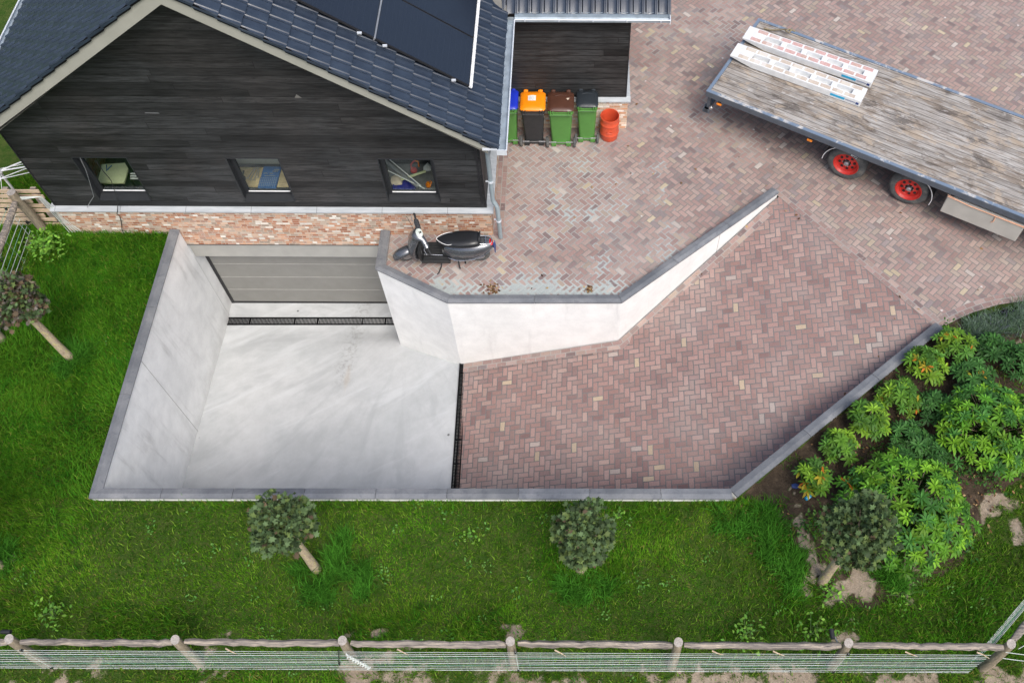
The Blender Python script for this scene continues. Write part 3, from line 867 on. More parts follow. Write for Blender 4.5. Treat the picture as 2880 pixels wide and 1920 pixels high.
# ---------------- retaining walls: each a wall with its coping stones
def offs(path, d):
    P = [Vector(p) for p in path]; n = len(P); o = []
    for i in range(n):
        if i == 0: t = (P[1] - P[0]).normalized(); k = 1
        elif i == n - 1: t = (P[-1] - P[-2]).normalized(); k = 1
        else:
            t0 = (P[i] - P[i - 1]).normalized(); t1 = (P[i + 1] - P[i]).normalized(); t = (t0 + t1).normalized(); k = 1 / t.dot(t0)
        o.append(P[i] + Vector((-t.y, t.x)) * d * k)
    return o
def retaining(name, label, path, mat, th, cw, zb, zt, stone, split=None):
    root = thing(name, label, "retaining wall", (0, 0, 0))
    a, c = offs(path, th / 2), offs(path, -th / 2)
    for k in range(len(path) - 1):
        b = MB()
        zb0 = zb[k] if isinstance(zb, (list, tuple)) else zb
        zb1 = zb[k + 1] if isinstance(zb, (list, tuple)) else zb
        q = [a[k], a[k + 1], c[k + 1], c[k]]; zz = [zb0, zb1, zb1, zb0]
        b.add([(p.x, p.y, z) for p, z in zip(q, zz)] + [(p.x, p.y, zt - .05) for p in q], [(0, 1, 2, 3), (7, 6, 5, 4), (0, 4, 5, 1), (1, 5, 6, 2), (2, 6, 7, 3), (3, 7, 4, 0)])
        b.build("wall", mat, root)
    prof = [(-.5, -.052), (-.5, -.012), (-.08, 0), (.5, -.030), (.5, -.052)]
    OF = {f: offs(path, cw * f) for f in (-.5, -.08, .5)}
    for k in range(len(path) - 1):
        p0, p1 = Vector(path[k]), Vector(path[k + 1]); L = (p1 - p0).length; n = max(1, round(L / stone))
        t = (p1 - p0) / L; nn = Vector((-t.y, t.x))
        for i in range(n):
            u0, u1 = i / n, (i + 1) / n; b = MB(); R2 = []
            for u, sgn in ((u0, 1), (u1, -1)):
                ring = []
                for f, dz in prof:
                    if (u == 0 and k > 0) : q = OF[f][k] + t * .002
                    elif (u == 1 and k < len(path) - 2): q = OF[f][k + 1] - t * .002
                    else: q = p0 + t * (L * u + sgn * .003) + nn * cw * f
                    ring.append((q.x, q.y, zt + dz))
                R2.append(ring)
            b.rings(R2)
            b.build("coping_stone", M['stone'], root, bevel=.004)
    WALLS.append(root)
    return root
WALLS = []
retaining("retaining_wall", "concrete wall with slate blue coping between the long grass and the sunken floor", [L1, L0], M['wall_side_light'], .13, .185, -3.3, .17, 1.6)
retaining("retaining_wall", "long straight concrete wall with coping along the lawn edge, round trees before it", [(L0[0] - .09, L0[1]), Q_], M['wall_white'], .13, .185, -3.3, .17, 1.15)
retaining("retaining_wall", "slanting coped wall beside the rhododendron bed, along the brick ramp", [(Q_[0] + .02, Q_[1] + .01), RR], M['wall_white'], .13, .185, -3.3, .17, 1.55)
retaining("retaining_wall", "bent bright white wall with slate coping below the scooter terrace", [S_, A_, B_, C_, E_], M['wall_white'], .13, .185, [-3.3, -3.3, -3.3, -3.3, -.5], .17, 1.55)
# the jamb between the pit and the garage door
for xa, xb in ((-8.3, -7.765), (-3.80, -3.2)):
    b = MB(); b.b2((xa, 11.02, -3.3), (xb, 11.5, -.38)); struct(b.build("garage_side_wall", M['wall_side_light']))
# construction joints cast in the walls
for nm, par, bxs in (("wall_joint", 0, [((-7.7475, 8.075, -3.2), (-7.742, 8.085, .11))]),):
    b = MB()
    for q in bxs: b.b2(*q)
    o = b.build(nm, M['joint'], WALLS[par])
b = MB(); jd = (Vector(E_) - Vector(C_)).normalized(); jp = Vector(C_) + jd * 2.52 + Vector((jd.y, -jd.x)) * .066
b.box((jp.x, jp.y, -.6), (.008, .006, 1.4), rot=Matrix.Rotation(math.atan2(jd.y, jd.x), 3, 'Z')); b.build("wall_joint", M['joint'], WALLS[3])
# ------------------------------------------------------------------ the house
HX0, HX1, HC = -9.84, -1.73, -5.78
FY = 11.05                                 # face of the planks
SL = .698                                  # roof rise per metre
def roof_z(x): return 6.10 - SL * abs(x - HC)
house = thing("house", "black timber clad house with dark tiled gable roof, brick plinth and basement garage", "house", (0, 0, 0))
WIN = [(-8.93, -7.95), (-6.22, -5.27), (-3.55, -2.56)]
WZ0, WZ1 = .94, 2.08
b = MB()
def fq(x0, x1, z0, z1): b.add([(x0, FY, z0), (x1, FY, z0), (x1, FY, z1), (x0, FY, z1)], [(0, 1, 2, 3)])
xs = [HX0] + [q for wq in WIN for q in wq] + [HX1]
for i in range(len(xs) - 1):
    fq(xs[i], xs[i + 1], .76, WZ0); fq(xs[i], xs[i + 1], WZ1, 2.6)
    if i % 2 == 0: fq(xs[i], xs[i + 1], WZ0, WZ1)
ze = roof_z(HX0) - .12
b.add([(HX0, FY, 2.6), (HX1, FY, 2.6), (HX1, FY, roof_z(HX1) - .12), (HC, FY, 5.98), (HX0, FY, ze)], [(0, 1, 2, 3, 4)])
b.build("front_wall", M['siding_x'], house)
b = MB()
b.add([(HX1, FY, .76), (HX1, 20, .76), (HX1, 20, 3.0), (HX1, FY, 3.0)], [(0, 1, 2, 3)])
b.build("side_wall", M['siding_y'], house); b = MB()
b.add([(HX0, FY, .76), (HX0, 11.7, .76), (HX0, 11.7, 3.1), (HX0, FY, 3.1)], [(0, 3, 2, 1)]); b.build("side_wall", M['siding_y'], house); b = MB()
b.add([(HX0, 17.5, .76), (HX0, 20, .76), (HX0, 20, 3.1), (HX0, 17.5, 3.1)], [(0, 3, 2, 1)])
b.build("side_wall", M['siding_y'], house); b = MB()
b.add([(HX0, 20, 0), (HX1, 20, 0), (HX1, 20, 3.1), (HC, 20, 6.0), (HX0, 20, 3.1)], [(4, 3, 2, 1, 0)])
b.build("back_wall", M['siding_y'], house)
b = MB()
b.b2((HX1 - .012, FY - .012, .78), (HX1 + .012, FY + .03, 3.02)); b.build("corner_trim", M['black_metal'], house); b = MB(); b.b2((HX1 - .085, FY - .012, .78), (HX1 - .04, FY + .01, 2.9)); b.build("corner_trim", M['black_metal'], house); b = MB()
b.b2((HX0 - .012, FY - .012, .78), (HX0 + .012, FY + .03, 3.02))
b.build("corner_trim", M['black_metal'], house)
# two pale scuffs on the planks
b = MB(); b.add([(-4.62, FY - .003, 3.49), (-4.50, FY - .003, 3.49), (-4.57, FY - .003, 3.57)], [(0, 1, 2)]); b.build("paint_scuff", M['lead'], house)
b = MB(); b.add([(-7.20, FY - .003, 3.135), (-6.95, FY - .003, 3.13), (-6.97, FY - .003, 3.15), (-7.18, FY - .003, 3.155)], [(0, 1, 2, 3)]); b.build("paint_scuff", M['shelf_grey'], house)
# brick plinth
b = MB(); b.b2((-9.87, 11.0, -.34), (-1.68, 11.2, .722)); b.b2((-9.87, 11.0, -.6), (-7.9, 11.19, -.335))
b.build("brick_plinth", M['brick_x'], house)
b = MB(); b.b2((-1.78, 11.003, -.3), (-1.655, 20, .72)); b.build("side_plinth", M['brick_y'], house); b = MB(); b.b2((-9.89, 11.003, -.3), (-9.8, 20, .72))
b.build("side_plinth", M['brick_y'], house)
b = MB()
b.add([(-9.93, 10.945, .70), (-1.60, 10.945, .70), (-1.60, 11.1, .70), (-9.93, 11.1, .70), (-9.93, 10.945, .728), (-1.60, 10.945, .728), (-1.60, 11.1, .775), (-9.93, 11.1, .775)], [(0, 1, 5, 4), (4, 5, 6, 7), (1, 2, 6, 5), (0, 4, 7, 3), (0, 3, 2, 1)])
b.add([(-1.735, 11.1, .70), (-1.60, 11.1, .70), (-1.60, 13.88, .70), (-1.735, 13.88, .70), (-1.735, 11.1, .775), (-1.60, 11.1, .728), (-1.60, 13.88, .728), (-1.735, 13.88, .775)], [(4, 5, 6, 7), (1, 2, 6, 5), (0, 4, 7, 3)])
b.build("ledge", M['ledge'], house)
# garage front
b = MB(); b.b2((-7.80, 11.012, -.375), (-3.70, 11.14, -.343)); b.build("lintel_strip", M['black_metal'], house)
b = MB(); b.b2((-7.764, 11.05, -.80), (-3.72, 11.2, -.376)); b.build("door_fascia", M['fascia'], house)
gd = MB()
for i in range(5):
    gd.b2((-7.70, 11.35, -2.87 + i * .47 + .004), (-3.70, 11.40, -2.87 + (i + 1) * .47 - .004))
gdo = gd.build("garage_door", M['door'], house, bevel=.004)
b = MB(); b.b2((-7.76, 11.33, -2.93), (-7.70, 11.42, -.6)); b.b2((-7.70, 11.335, -2.93), (-3.70, 11.42, -2.87)); b.build("door_seal", M['black_metal'], gdo)
b = MB()
for i in range(1, 5): b.b2((-7.69, 11.346, -2.87 + i * .47 - .006), (-3.7, 11.37, -2.87 + i * .47 + .006))
b.build("panel_groove", M['door_line'], gdo)
# windows
for i, (x0, x1) in enumerate(WIN):
    wr = MB(); yb = FY + .12
    # reveal lining
    wr.b2((x0 - .004, FY - .006, WZ0), (x0 + .018, yb + .06, WZ1)); wr.b2((x1 - .018, FY - .006, WZ0), (x1 + .004, yb + .06, WZ1))
    wr.b2((x0 + .018, FY - .006, WZ1 - .02), (x1 - .018, yb + .06, WZ1 + .004))
    wo = wr.build("window", M['frame'], house)
    wf = MB(); f = .07
    wf.b2((x0 + .018, yb, WZ0 + .05), (x0 + .018 + f, yb + .06, WZ1 - .02)); wf.b2((x1 - .018 - f, yb, WZ0 + .05), (x1 - .018, yb + .06, WZ1 - .02))
    wf.b2((x0 + .018 + f, yb, WZ1 - .02 - f), (x1 - .018 - f, yb + .06, WZ1 - .02)); wf.b2((x0 + .018 + f, yb, WZ0 + .05), (x1 - .018 - f, yb + .06, WZ0 + .05 + f))
    wf.build("frame", M['frame'], wo, bevel=.004)
    sl = MB(); sl.add([(x0 + .018, FY - .03, WZ0), (x1 - .018, FY - .03, WZ0), (x1 - .018, yb + .002, WZ0), (x0 + .018, yb + .002, WZ0), (x0 + .018, FY - .03, WZ0 + .012), (x1 - .018, FY - .03, WZ0 + .012), (x1 - .018, yb + .002, WZ0 + .052), (x0 + .018, yb + .002, WZ0 + .052)], [(0, 3, 2, 1), (4, 5, 6, 7), (0, 1, 5, 4), (1, 2, 6, 5), (2, 3, 7, 6), (3, 0, 4, 7)])
    sl.build("sill", M['frame'], wo)
    st = MB(); st.b2((x0 + .09, yb - .012, WZ0 + .118), (x1 - .09, yb + .01, WZ0 + .128)); st.build("drip_strip", M['white_metal'], wo)
    gl = MB(); gl.b2((x0 + .018 + f, yb + .025, WZ0 + .05 + f), (x1 - .018 - f, yb + .037, WZ1 - .02 - f)); gl.build("pane", M['glass'], wo)
# inside: floor, partition
b = MB(); b.b2((HX0 + .1, FY + .2, -.02), (HX1 - .1, 19.8, 0)); b.build("interior_floor", M['dark_floor'], house)
b = MB(); b.b2((HX0 + .1, 17.6, 0), (HX1 - .1, 17.7, 5.6)); b.b2((HX1 - .12, FY + .2, 0), (HX1 - .06, 17.6, 2.9))
b.b2((HX0 + .02, FY + .16, 2.3), (HX1 - .1, FY + .2, 2.9))
b.build("interior_wall", M['dark_wall'], house)
b = MB(); b.b2((HX0 - .01, 11.7, .8), (HX0 + .01, 17.5, 3.05)); gl_ = b.build("added_side_glazing", M['glass'], house)  # unseen glass front, added so daylight reaches the workshop
for yy in (11.72, 13.2, 14.6, 16.0, 17.48):
    b = MB(); b.b2((HX0 - .03, yy - .03, .78), (HX0 + .03, yy + .03, 3.1)); b.build("added_mullion", M['frame'], gl_)

# roof tiles: every course lapped over the one below, a roll along each tile
def tiles(name, O, ew, es, ncol, ncrs, w, L, parent, keep=None, stag=0, thick=.042, roll=.024, mat=None):
    ew, es = Vector(ew).normalized(), Vector(es).normalized(); n = ew.cross(es).normalized()
    if n.z < 0: n = -n
    prof = [(0, -.6), (.015, -.3), (.035, .2), (.15, .35), (.20, .95), (.24, 1.05), (.29, .95), (.34, .32), (.46, .06), (.62, .0), (.80, .10), (.93, .32), (.96, .30), (.98, -.3), (1, -.6)]
    b = MB(); r = random.Random(3)
    for i in range(ncrs):
        for j in range(ncol):
            if keep and not keep(i, j): continue
            j0 = j * w + (stag * w * (i % 2)); dz = r.uniform(-.003, .003); dw = r.uniform(-.002, .002); ds = r.uniform(-.005, .005)
            row = []
            for s, up in ((0, thick), (.02, thick + .003), (L + .02, .0)):
                row.append([Vector(O) + ew * (j0 + u * w * .985 + dw) + es * (i * L + s + ds * (s < .1)) + n * (up + h * roll + dz) for u, h in prof])
            lip = [p - n * .006 for p in row[0]]; und = [p + es * .10 - n * .008 for p in row[0]]
            b.rings([und, lip] + row, 0, False, False)
            # flanks
            for e in (0, -1):
                q = [row[0][e], row[2][e], row[2][e] - n * .02, row[0][e] - n * .04]
                b.add(q, [(0, 1, 2, 3)] if e else [(3, 2, 1, 0)])
    return b.build(name, mat or M['tile'], parent, smooth=38)
cs, sn = 1 / math.hypot(1, SL), SL / math.hypot(1, SL)
EX1 = -1.335; EX0 = HC - (EX1 - HC)
y0 = 10.45
VX, VY = -1.33, 13.72                      # foot of the valley
zE = roof_z(EX1)
Lr = (HC * -1 + EX1) / cs
Lt = .325; nc = int(Lr / Lt) + 1
def keep_left(i, j): return not (3 <= i <= 12 and y0 + (j + .5) * .2325 > 14.2)  # tiles left out over the added roof opening
def keep_main(i, j):
    x = EX1 - (i + .4) * Lt * cs; y = y0 + (j + .5) * .2325
    return y < VY + (VX - x) * 1.0 + .10
# face slightly below so that the tops of tiles meet the surveyed plane
tiles("roof_tiles", (EX1, y0, zE - .05), (0, 1, 0), (-cs, 0, sn), 34, nc, .2325, Lt, house, keep_main)
tiles("roof_tiles", (EX0, y0, zE - .05), (0, 1, 0), (cs, 0, sn), 34, nc, .2325, Lt, house, keep_left)
# deck below the tiles; unseen glass opening added in the far slope to daylight the workshop
b = MB()
def slab(sx, u0, u1, ya, yb, mb, dz=0):
    P = lambda u, z: (HC + sx * u, z)
    q = []
    for u in (u1, u0):
        zz = 6.03 + (zE - .07 - 6.03) * u / (EX1 - HC) + dz
        q.append((HC + sx * u, zz))
    (xa, za), (xb, zb_) = q
    mb.add([(xa, ya, za), (xa, yb, za), (xb, yb, zb_), (xb, ya, zb_), (xa, ya, za - .06), (xa, yb, za - .06), (xb, yb, zb_ - .06), (xb, ya, zb_ - .06)], [(0, 1, 2, 3), (7, 6, 5, 4), (0, 3, 7, 4), (1, 0, 4, 5), (2, 1, 5, 6), (3, 2, 6, 7)])
UW = EX1 - HC
slab(1, 0, UW, y0 + .06, 20, b); slab(-1, 0, UW, y0 + .06, 14.2, b); slab(-1, 0, .9, 14.2, 20, b); slab(-1, 3.45, UW, 14.2, 20, b)
b.build("roof_deck", M['black_metal'], house)
b = MB(); slab(-1, .9, 3.45, 14.2, 20, b, .03); b.build("added_roof_glazing", M['glass'], house)
b = MB(); b.tube([(HC, y0 + .02 + k * .4, 6.14) for k in range(24)], .085, 10); b.build("ridge_cap", M['tile'], house, smooth=50)
# verge: black flaps stepped with the courses, then the pale bargeboard
b = MB()
for sx in (1, -1):
    xe = EX1 if sx > 0 else EX0
    for i in range(nc):
        xa = xe - sx * i * Lt * cs; xb = xe - sx * min((i + 1) * Lt * cs + .01, abs(xe - HC)); k = .03
        za, zb_ = roof_z(xa) - .01, roof_z(xb) - .035
        b.add([(xa, y0 + .005, za - .085), (xb, y0 + .005, zb_ - .085), (xb, y0 + .005, zb_), (xa, y0 + .005, za), (xa, y0 + .03, za - .085), (xb, y0 + .03, zb_ - .085), (xb, y0 + .03, zb_), (xa, y0 + .03, za)], [(0, 1, 2, 3), (7, 6, 5, 4), (0, 4, 5, 1), (1, 5, 6, 2), (2, 6, 7, 3), (3, 7, 4, 0)])
b.build("verge_flap", M['flap'], house)
for sx in (1, -1):
    b = MB(); xe = HC + sx * 4.27
    zb2 = lambda x: 5.73 - .674 * abs(x - HC); zt = lambda x: 5.985 - .698 * abs(x - HC); hb = .255
    q = [(xe, zb2(xe)), (HC, zb2(HC)), (HC, zt(HC)), (xe, zt(xe))]
    b.add([(x, 10.49, z) for x, z in q] + [(x, 10.53, z) for x, z in q], [(0, 1, 2, 3), (7, 6, 5, 4), (0, 4, 5, 1), (2, 6, 7, 3), (3, 7, 4, 0)])
    b.build("bargeboard", M['greige'], house)
    b = MB()
    b.add([(xe, 10.53, zt(xe) - hb + .02), (HC, 10.53, zt(HC) - hb + .02), (HC, FY + .02, zt(HC) - hb + .02), (xe, FY + .02, zt(xe) - hb + .02)], [(0, 1, 2, 3)])
    b.build("soffit", M['greige'], house)
# gutters
def gutter(name, p0, p1, out, parent, w=.15, h=.085, endcap=(True, True)):
    """open zinc box gutter with a bright rolled rim; out = outward direction"""
    p0, p1, o = Vector(p0), Vector(p1), Vector(out); up = Vector((0, 0, 1))
    prof = [(-w, .05), (-w, -h * .8), (-w * .8, -h), (-w * .25, -h), (0, -h * .6), (0, 0)]
    b = MB()
    for t in (0, .004):
        r0 = [p0 + o * (a - (t if a > -w * .5 else -t)) + up * (c + t) for a, c in prof]; r1 = [q + (p1 - p0) for q in r0]
        b.rings([r0, r1] if t else [r1, r0], 0, False, False)
    for p, e in zip((p0, p1), endcap):
        if e: b.add([p + o * a + up * min(c, 0) for a, c in prof], [tuple(range(6))])
    g_ = b.build(name, M['zinc'], parent)
    rm = MB(); rm.tube([p0, p1], .013, 8)
    rm.build("rim", M['zinc_rim'], g_, smooth=50)
    return g_
zg = zE - .045
g1 = gutter("gutter", (-1.185, 10.43, zg), (-1.185, 13.62, zg), (1, 0, 0), house)
b = MB(); b.b2((-1.345, 10.415, zg - .10), (-1.18, 10.43, zg + .018)); b.b2((-1.58, 10.43, zg - .005), (-1.34, 10.47, zg + .02)); b.build("end_cap", M['zinc_rim'], g1)
gutter("gutter", (EX0 - .15, 10.43, zg), (EX0 - .15, 20, zg), (-1, 0, 0), house)
# downpipe
dp = MB()
dp.tube([(-1.50, 10.60, zg - .08), (-1.56, 10.86, 2.52), (-1.575, 10.925, 2.3), (-1.575, 10.925, 1.25), (-1.57, 10.92, 1.12), (-1.53, 10.90, 1.04), (-1.505, 10.895, .95), (-1.505, 10.9, .3), (-1.505, 10.9, .06)], .042, 14)
dpo = dp.build("downpipe", M['pvc'], house, smooth=40)
for z, x in ((1.62, -1.575), (.55, -1.505)):
    b = MB()
    b.lathe([(.047, z), (.05, z + .005), (.05, z + .04), (.047, z + .045)], (x, 10.92 if z > 1 else 10.898, 0), n=16)
    b.b2((x - .09, 10.915, z + .01), (x - .04, 10.935, z + .03))
    b.build("pipe_clip", M['zinc_rim'], dpo)
# solar panels
px1, pL, pW = -1.83, 1.672, 1.14
for a in range(3):
    for c in range(3):
        xb = px1 - a * (pL + .02) * cs; zb = roof_z(xb) + .075; ya = 11.40 + c * (pW + .02)
        if xb - pL * cs < HC + .1: continue
        e1, e2 = Vector((-cs, 0, sn)), Vector((0, 1, 0)); nn = Vector((sn, 0, cs)); o = Vector((xb, ya, zb))
        b = MB()
        q = [o, o + e1 * pL, o + e1 * pL + e2 * pW, o + e2 * pW]
        b.add([p + nn * .0 for p in q] + [p + nn * .035 for p in q], [(3, 2, 1, 0), (0, 1, 5, 4), (1, 2, 6, 5), (2, 3, 7, 6), (3, 0, 4, 7), (4, 5, 6, 7)])
        pan = b.build("solar_panel", M['black_metal'], house)
        b = MB(); e = .012; q = [o + e1 * e + e2 * e, o + e1 * (pL - e) + e2 * e, o + e1 * (pL - e) + e2 * (pW - e), o + e1 * e + e2 * (pW - e)]
        b.add([p + nn * .038 for p in q], [(0, 1, 2, 3)])
        b.build("cell_face", M['solar'], pan, uvs=[(0, 0), (pL, 0), (pL, pW), (0, pW)])
    # pale seam rail
    xb = px1 - (a * (pL + .02) - .01) * cs
    if a and xb > HC + .5:
        b = MB(); o = Vector((xb, 11.38, roof_z(xb) + .075)); e2 = Vector((0, 1, 0)); e1 = Vector((-cs, 0, sn)); nn = Vector((sn, 0, cs))
        q = [o - e1 * .012, o + e1 * .012]; b.add([p for p in q] + [p + e2 * 3.5 for p in q] + [p + nn * .042 for p in q] + [p + e2 * 3.5 + nn * .042 for p in q], [(0, 1, 5, 4), (4, 5, 7, 6), (1, 3, 7, 5), (2, 0, 4, 6), (3, 2, 6, 7)])
        b.build("seam_rail", M['grey_metal'], house)
b = MB(); o = Vector((px1 + .05, 11.40, roof_z(px1 + .05) + .072)); e1 = Vector((-cs, 0, sn)); nn = Vector((sn, 0, cs))
for k in range(12):
    y = 11.40 + k * .30
    b.add([Vector((o.x, y, o.z)), Vector((o.x, y + .285, o.z)), Vector((o.x, y + .285, o.z)) + e1 * .055, Vector((o.x, y, o.z)) + e1 * .055, Vector((o.x, y, o.z)) + nn * .03, Vector((o.x, y + .285, o.z)) + nn * .03, Vector((o.x, y + .285, o.z)) + e1 * .055 + nn * .03, Vector((o.x, y, o.z)) + e1 * .055 + nn * .03], [(3, 2, 1, 0), (4, 5, 6, 7), (0, 1, 5, 4), (1, 2, 6, 5), (2, 3, 7, 6), (3, 0, 4, 7)])
b.build("panel_edge_strip", M['white_metal'], house)
# sockets of the clamps at the lower edge of the array
for x in (-2.05, -3.05, -3.4):
    b = MB(); o = Vector((x, 11.375, roof_z(x) + .085)); b.box(o, (.07, .03, .03))
    b.build("panel_clamp", M['zinc_rim'], house)

# ------------------------------------------------------------------ the side wing
wing = thing("side_wing", "low black timber wing with tiled roof behind the wheelie bins", "outbuilding", (0, 0, 0))
WY = 13.9; WX1 = .955
b = MB(); b.add([(-1.73, WY, .84), (WX1, WY, .84), (WX1, WY, 2.95), (-1.73, WY, 2.95)], [(0, 1, 2, 3)]); b.build("front_wall", M['siding_x'], wing)
b = MB(); b.add([(WX1, WY, .84), (WX1, 18, .84), (WX1, 18, 3.2), (WX1, WY, 3.0)], [(0, 1, 2, 3)]); b.build("side_wall", M['siding_y'], wing)
b = MB(); b.b2((WX1 - .01, WY - .01, .86), (WX1 + .012, WY + .05, 2.96)); b.build("corner_trim", M['black_metal'], wing)
b = MB(); b.b2((-1.64, WY - .03, -.05), (1.0, WY + .1, .775)); b.b2((.9, WY, -.05), (.998, 18, .774)); b.build("brick_plinth", M['brick_shed'], wing)
b = MB(); b.add([(-1.595, WY - .09, .776), (1.05, WY - .09, .776), (1.05, WY + .02, .776), (-1.595, WY + .02, .776), (-1.595, WY - .09, .80), (1.05, WY - .09, .80), (1.05, WY + .02, .85), (-1.595, WY + .02, .85)], [(0, 3, 2, 1), (4, 5, 6, 7), (0, 1, 5, 4), (1, 2, 6, 5), (3, 0, 4, 7)])
b.add([(.955, WY + .02, .776), (1.05, WY + .02, .776), (1.05, 18, .776), (.955, 18, .776), (.955, WY + .02, .85), (1.05, WY + .02, .80), (1.05, 18, .80), (.955, 18, .85)], [(4, 5, 6, 7), (1, 2, 6, 5)])
b.build("ledge", M['ledge'], wing)
WE = 13.80
def keep_wing(i, j):
    x = 1.68 - (j + .5) * .2325; y = WE + (i + .5) * Lt * cs
    return x > VX - (y - VY) - .05
tiles("roof_tiles", (1.68, WE, zE - .05), (-1, 0, 0), (0, cs, sn), 21, 9, .2325, Lt, wing, keep_wing, roll=.035)
b = MB(); b.add([(-3.2, WE + .02, zE - .08), (1.68, WE + .02, zE - .08), (1.68, 17, zE - .08 + 3.2 * SL), (-3.2, 17, zE - .08 + 3.2 * SL)], [(0, 1, 2, 3)])
b.add([(1.66, WE + .02, zE - .2), (1.66, 17, zE - .2 + 3.2 * SL), (1.66, 17, zE - .02 + 3.2 * SL), (1.66, WE + .02, zE - .02)], [(0, 1, 2, 3)])
b.add([(-1.2, WE - .1, zE - .13), (1.66, WE - .1, zE - .13), (1.66, WY + .02, zE - .13), (-1.2, WY + .02, zE - .13)], [(3, 2, 1, 0)])
b.build("roof_deck", M['black_metal'], wing)
g2 = gutter("gutter", (-1.185, 13.64, zg), (1.665, 13.64, zg), (0, -1, 0), wing, w=.15)
for k in range(5):
    b = MB(); b.b2((-1.0 + k * .62, 13.60, zg - .02), (-.985 + k * .62, 13.64, zg + .012))
    b.build("gutter_bracket", M['zinc_rim'], g2)
b = MB(); b.b2((1.655, 13.63, zg - .08), (1.67, 13.80, zg + .01)); b.build("end_cap", M['zinc_rim'], g2)
v = MB(); p0 = Vector((VX + .02, VY + .02, zE - .02)); d = Vector((-1, 1, SL))
side = Vector((.07, .07, 0)); v.add([p0 - side, p0 + side, p0 + d * 3.2 + side, p0 + d * 3.2 - side], [(0, 1, 2, 3)])
v.build("valley_flashing", M['lead'], house)
b = MB(); b.b2((-1.34, 13.60, zg - .09), (-1.185, 13.80, zg - .07)); b.build("gutter_corner", M['zinc'], g2)
# ------------------------------------------------------------------ flatbed trailer
TA = R(-30.0)
TO = Vector((2.55, 13.81, 0)); DZ = 1.10
tr = thing("flatbed_trailer", "long flatbed trailer with worn plank deck and red rimmed wheels parked on the brick yard", "trailer", TO, TA)
TL, TW = 9.5, 2.55
def S(x, y):           # world -> trailer axes
    d = Vector((x - TO.x, y - TO.y)); return (d.x * math.cos(TA) + d.y * math.sin(TA), -d.x * math.sin(TA) + d.y * math.cos(TA))
b = MB(); b.b2((.07, .075, DZ - .05), (TL, TW - .075, DZ - .008)); b.build("deck", M['deck'], tr)
b = MB()
b.b2((0, 0, DZ - .135), (TL, .055, DZ - .004)); b.b2((0, TW - .055, DZ - .135), (TL, TW, DZ - .004)); b.b2((0, .055, DZ - .135), (.05, TW - .055, DZ - .004))
for x in (1.2, 2.4, 3.6, 4.8, 6.0, 7.2, 8.4): b.b2((x, .055, DZ - .16), (x + .06, TW - .055, DZ - .055))
b.b2((.4, .75, DZ - .34), (TL, .87, DZ - .06)); b.b2((.4, 1.68, DZ - .34), (TL, 1.80, DZ - .06))
b.build("frame", M['slate_paint'], tr, bevel=.008)
b = MB(); b.b2((.0, .002, DZ - .003), (TL, .074, DZ + .006)); b.b2((0, TW - .074, DZ - .003), (TL, TW - .002, DZ + .006)); b.b2((0.002, .074, DZ - .003), (.068, TW - .074, DZ + .006))
b.build("edge_rail", M['edge_paint'], tr)
b = MB(); b.b2((.02, .10, DZ - .52), (.09, .18, DZ - .13)); b.b2((-.03, .04, DZ - .60), (.12, .20, DZ - .50)); b.b2((.02, 2.3, DZ - .52), (.09, 2.38, DZ - .13)); b.b2((-.01, .04, DZ - .58), (.09, 2.5, DZ - .5))
b.build("rear_bumper", M['slate_paint'], tr, bevel=.006)
b = MB(); b.lathe([(.0, 0), (.035, 0), (.045, .02), (.035, .05), (0, .05)], (.13, .06, DZ - .46), 'Y', 14); b.build("reversing_lamp", M['steel'], tr, smooth=40)
wc = [S(5.33, 12.49), S(6.47, 11.86)]
WR = .405
def wheel(cx, near=True, name="wheel"):
    y0 = .26 if near else TW - .26; s = 1 if near else -1
    t = MB()
    prof = [(.255, .02), (.262, .0), (.30, -.012), (.355, -.006), (.385, .02), (.402, .05), (.405, .12), (.402, .19), (.385, .215), (.30, .235), (.255, .22)]
    t.lathe([(r, y0 + s * h) for r, h in prof], (cx, 0, WR), 'Y', 44, cap=False)
    ty = t.build("tyre", M['tyre'], tr, smooth=35); ty.name = "wheel"
    r_ = MB()
    rp = [(.258, .012), (.262, -.004), (.252, -.008), (.240, .012), (.225, .035), (.205, .045), (.198, .075), (.19, .085), (.10, .062), (.085, .06)]
    r_.lathe([(r, y0 + s * h) for r, h in rp], (cx, 0, WR), 'Y', 44, cap=False)
    rim = r_.build("rim", M['red'], ty, smooth=35)
    for k in range(8):
        h_ = MB(); a = k * math.pi / 4 + .25
        h_.lathe([(.0, y0 + s * .064), (.029, y0 + s * .064), (.029, y0 + s * .09)], (cx + .150 * math.cos(a), 0, WR + .150 * math.sin(a)), 'Y', 12)
        h_.build("vent_hole", M['black_plastic'], rim)
    h2 = MB()
    h2.lathe([(0, y0 + s * .0), (.035, y0 + s * .0), (.05, y0 + s * .012), (.055, y0 + s * .065)], (cx, 0, WR), 'Y', 20)
    for k in range(6):
        a = k * math.pi / 3
        h2.lathe([(0, y0 + s * .045), (.011, y0 + s * .045), (.011, y0 + s * .066)], (cx + .085 * math.cos(a), 0, WR + .085 * math.sin(a)), 'Y', 6)
    h2.build("hub", M['steel'], ty, smooth=30)
    return ty
w1 = wheel(wc[0][0]); w2 = wheel(wc[1][0]); wheel(wc[0][0], False); wheel(wc[1][0], False)
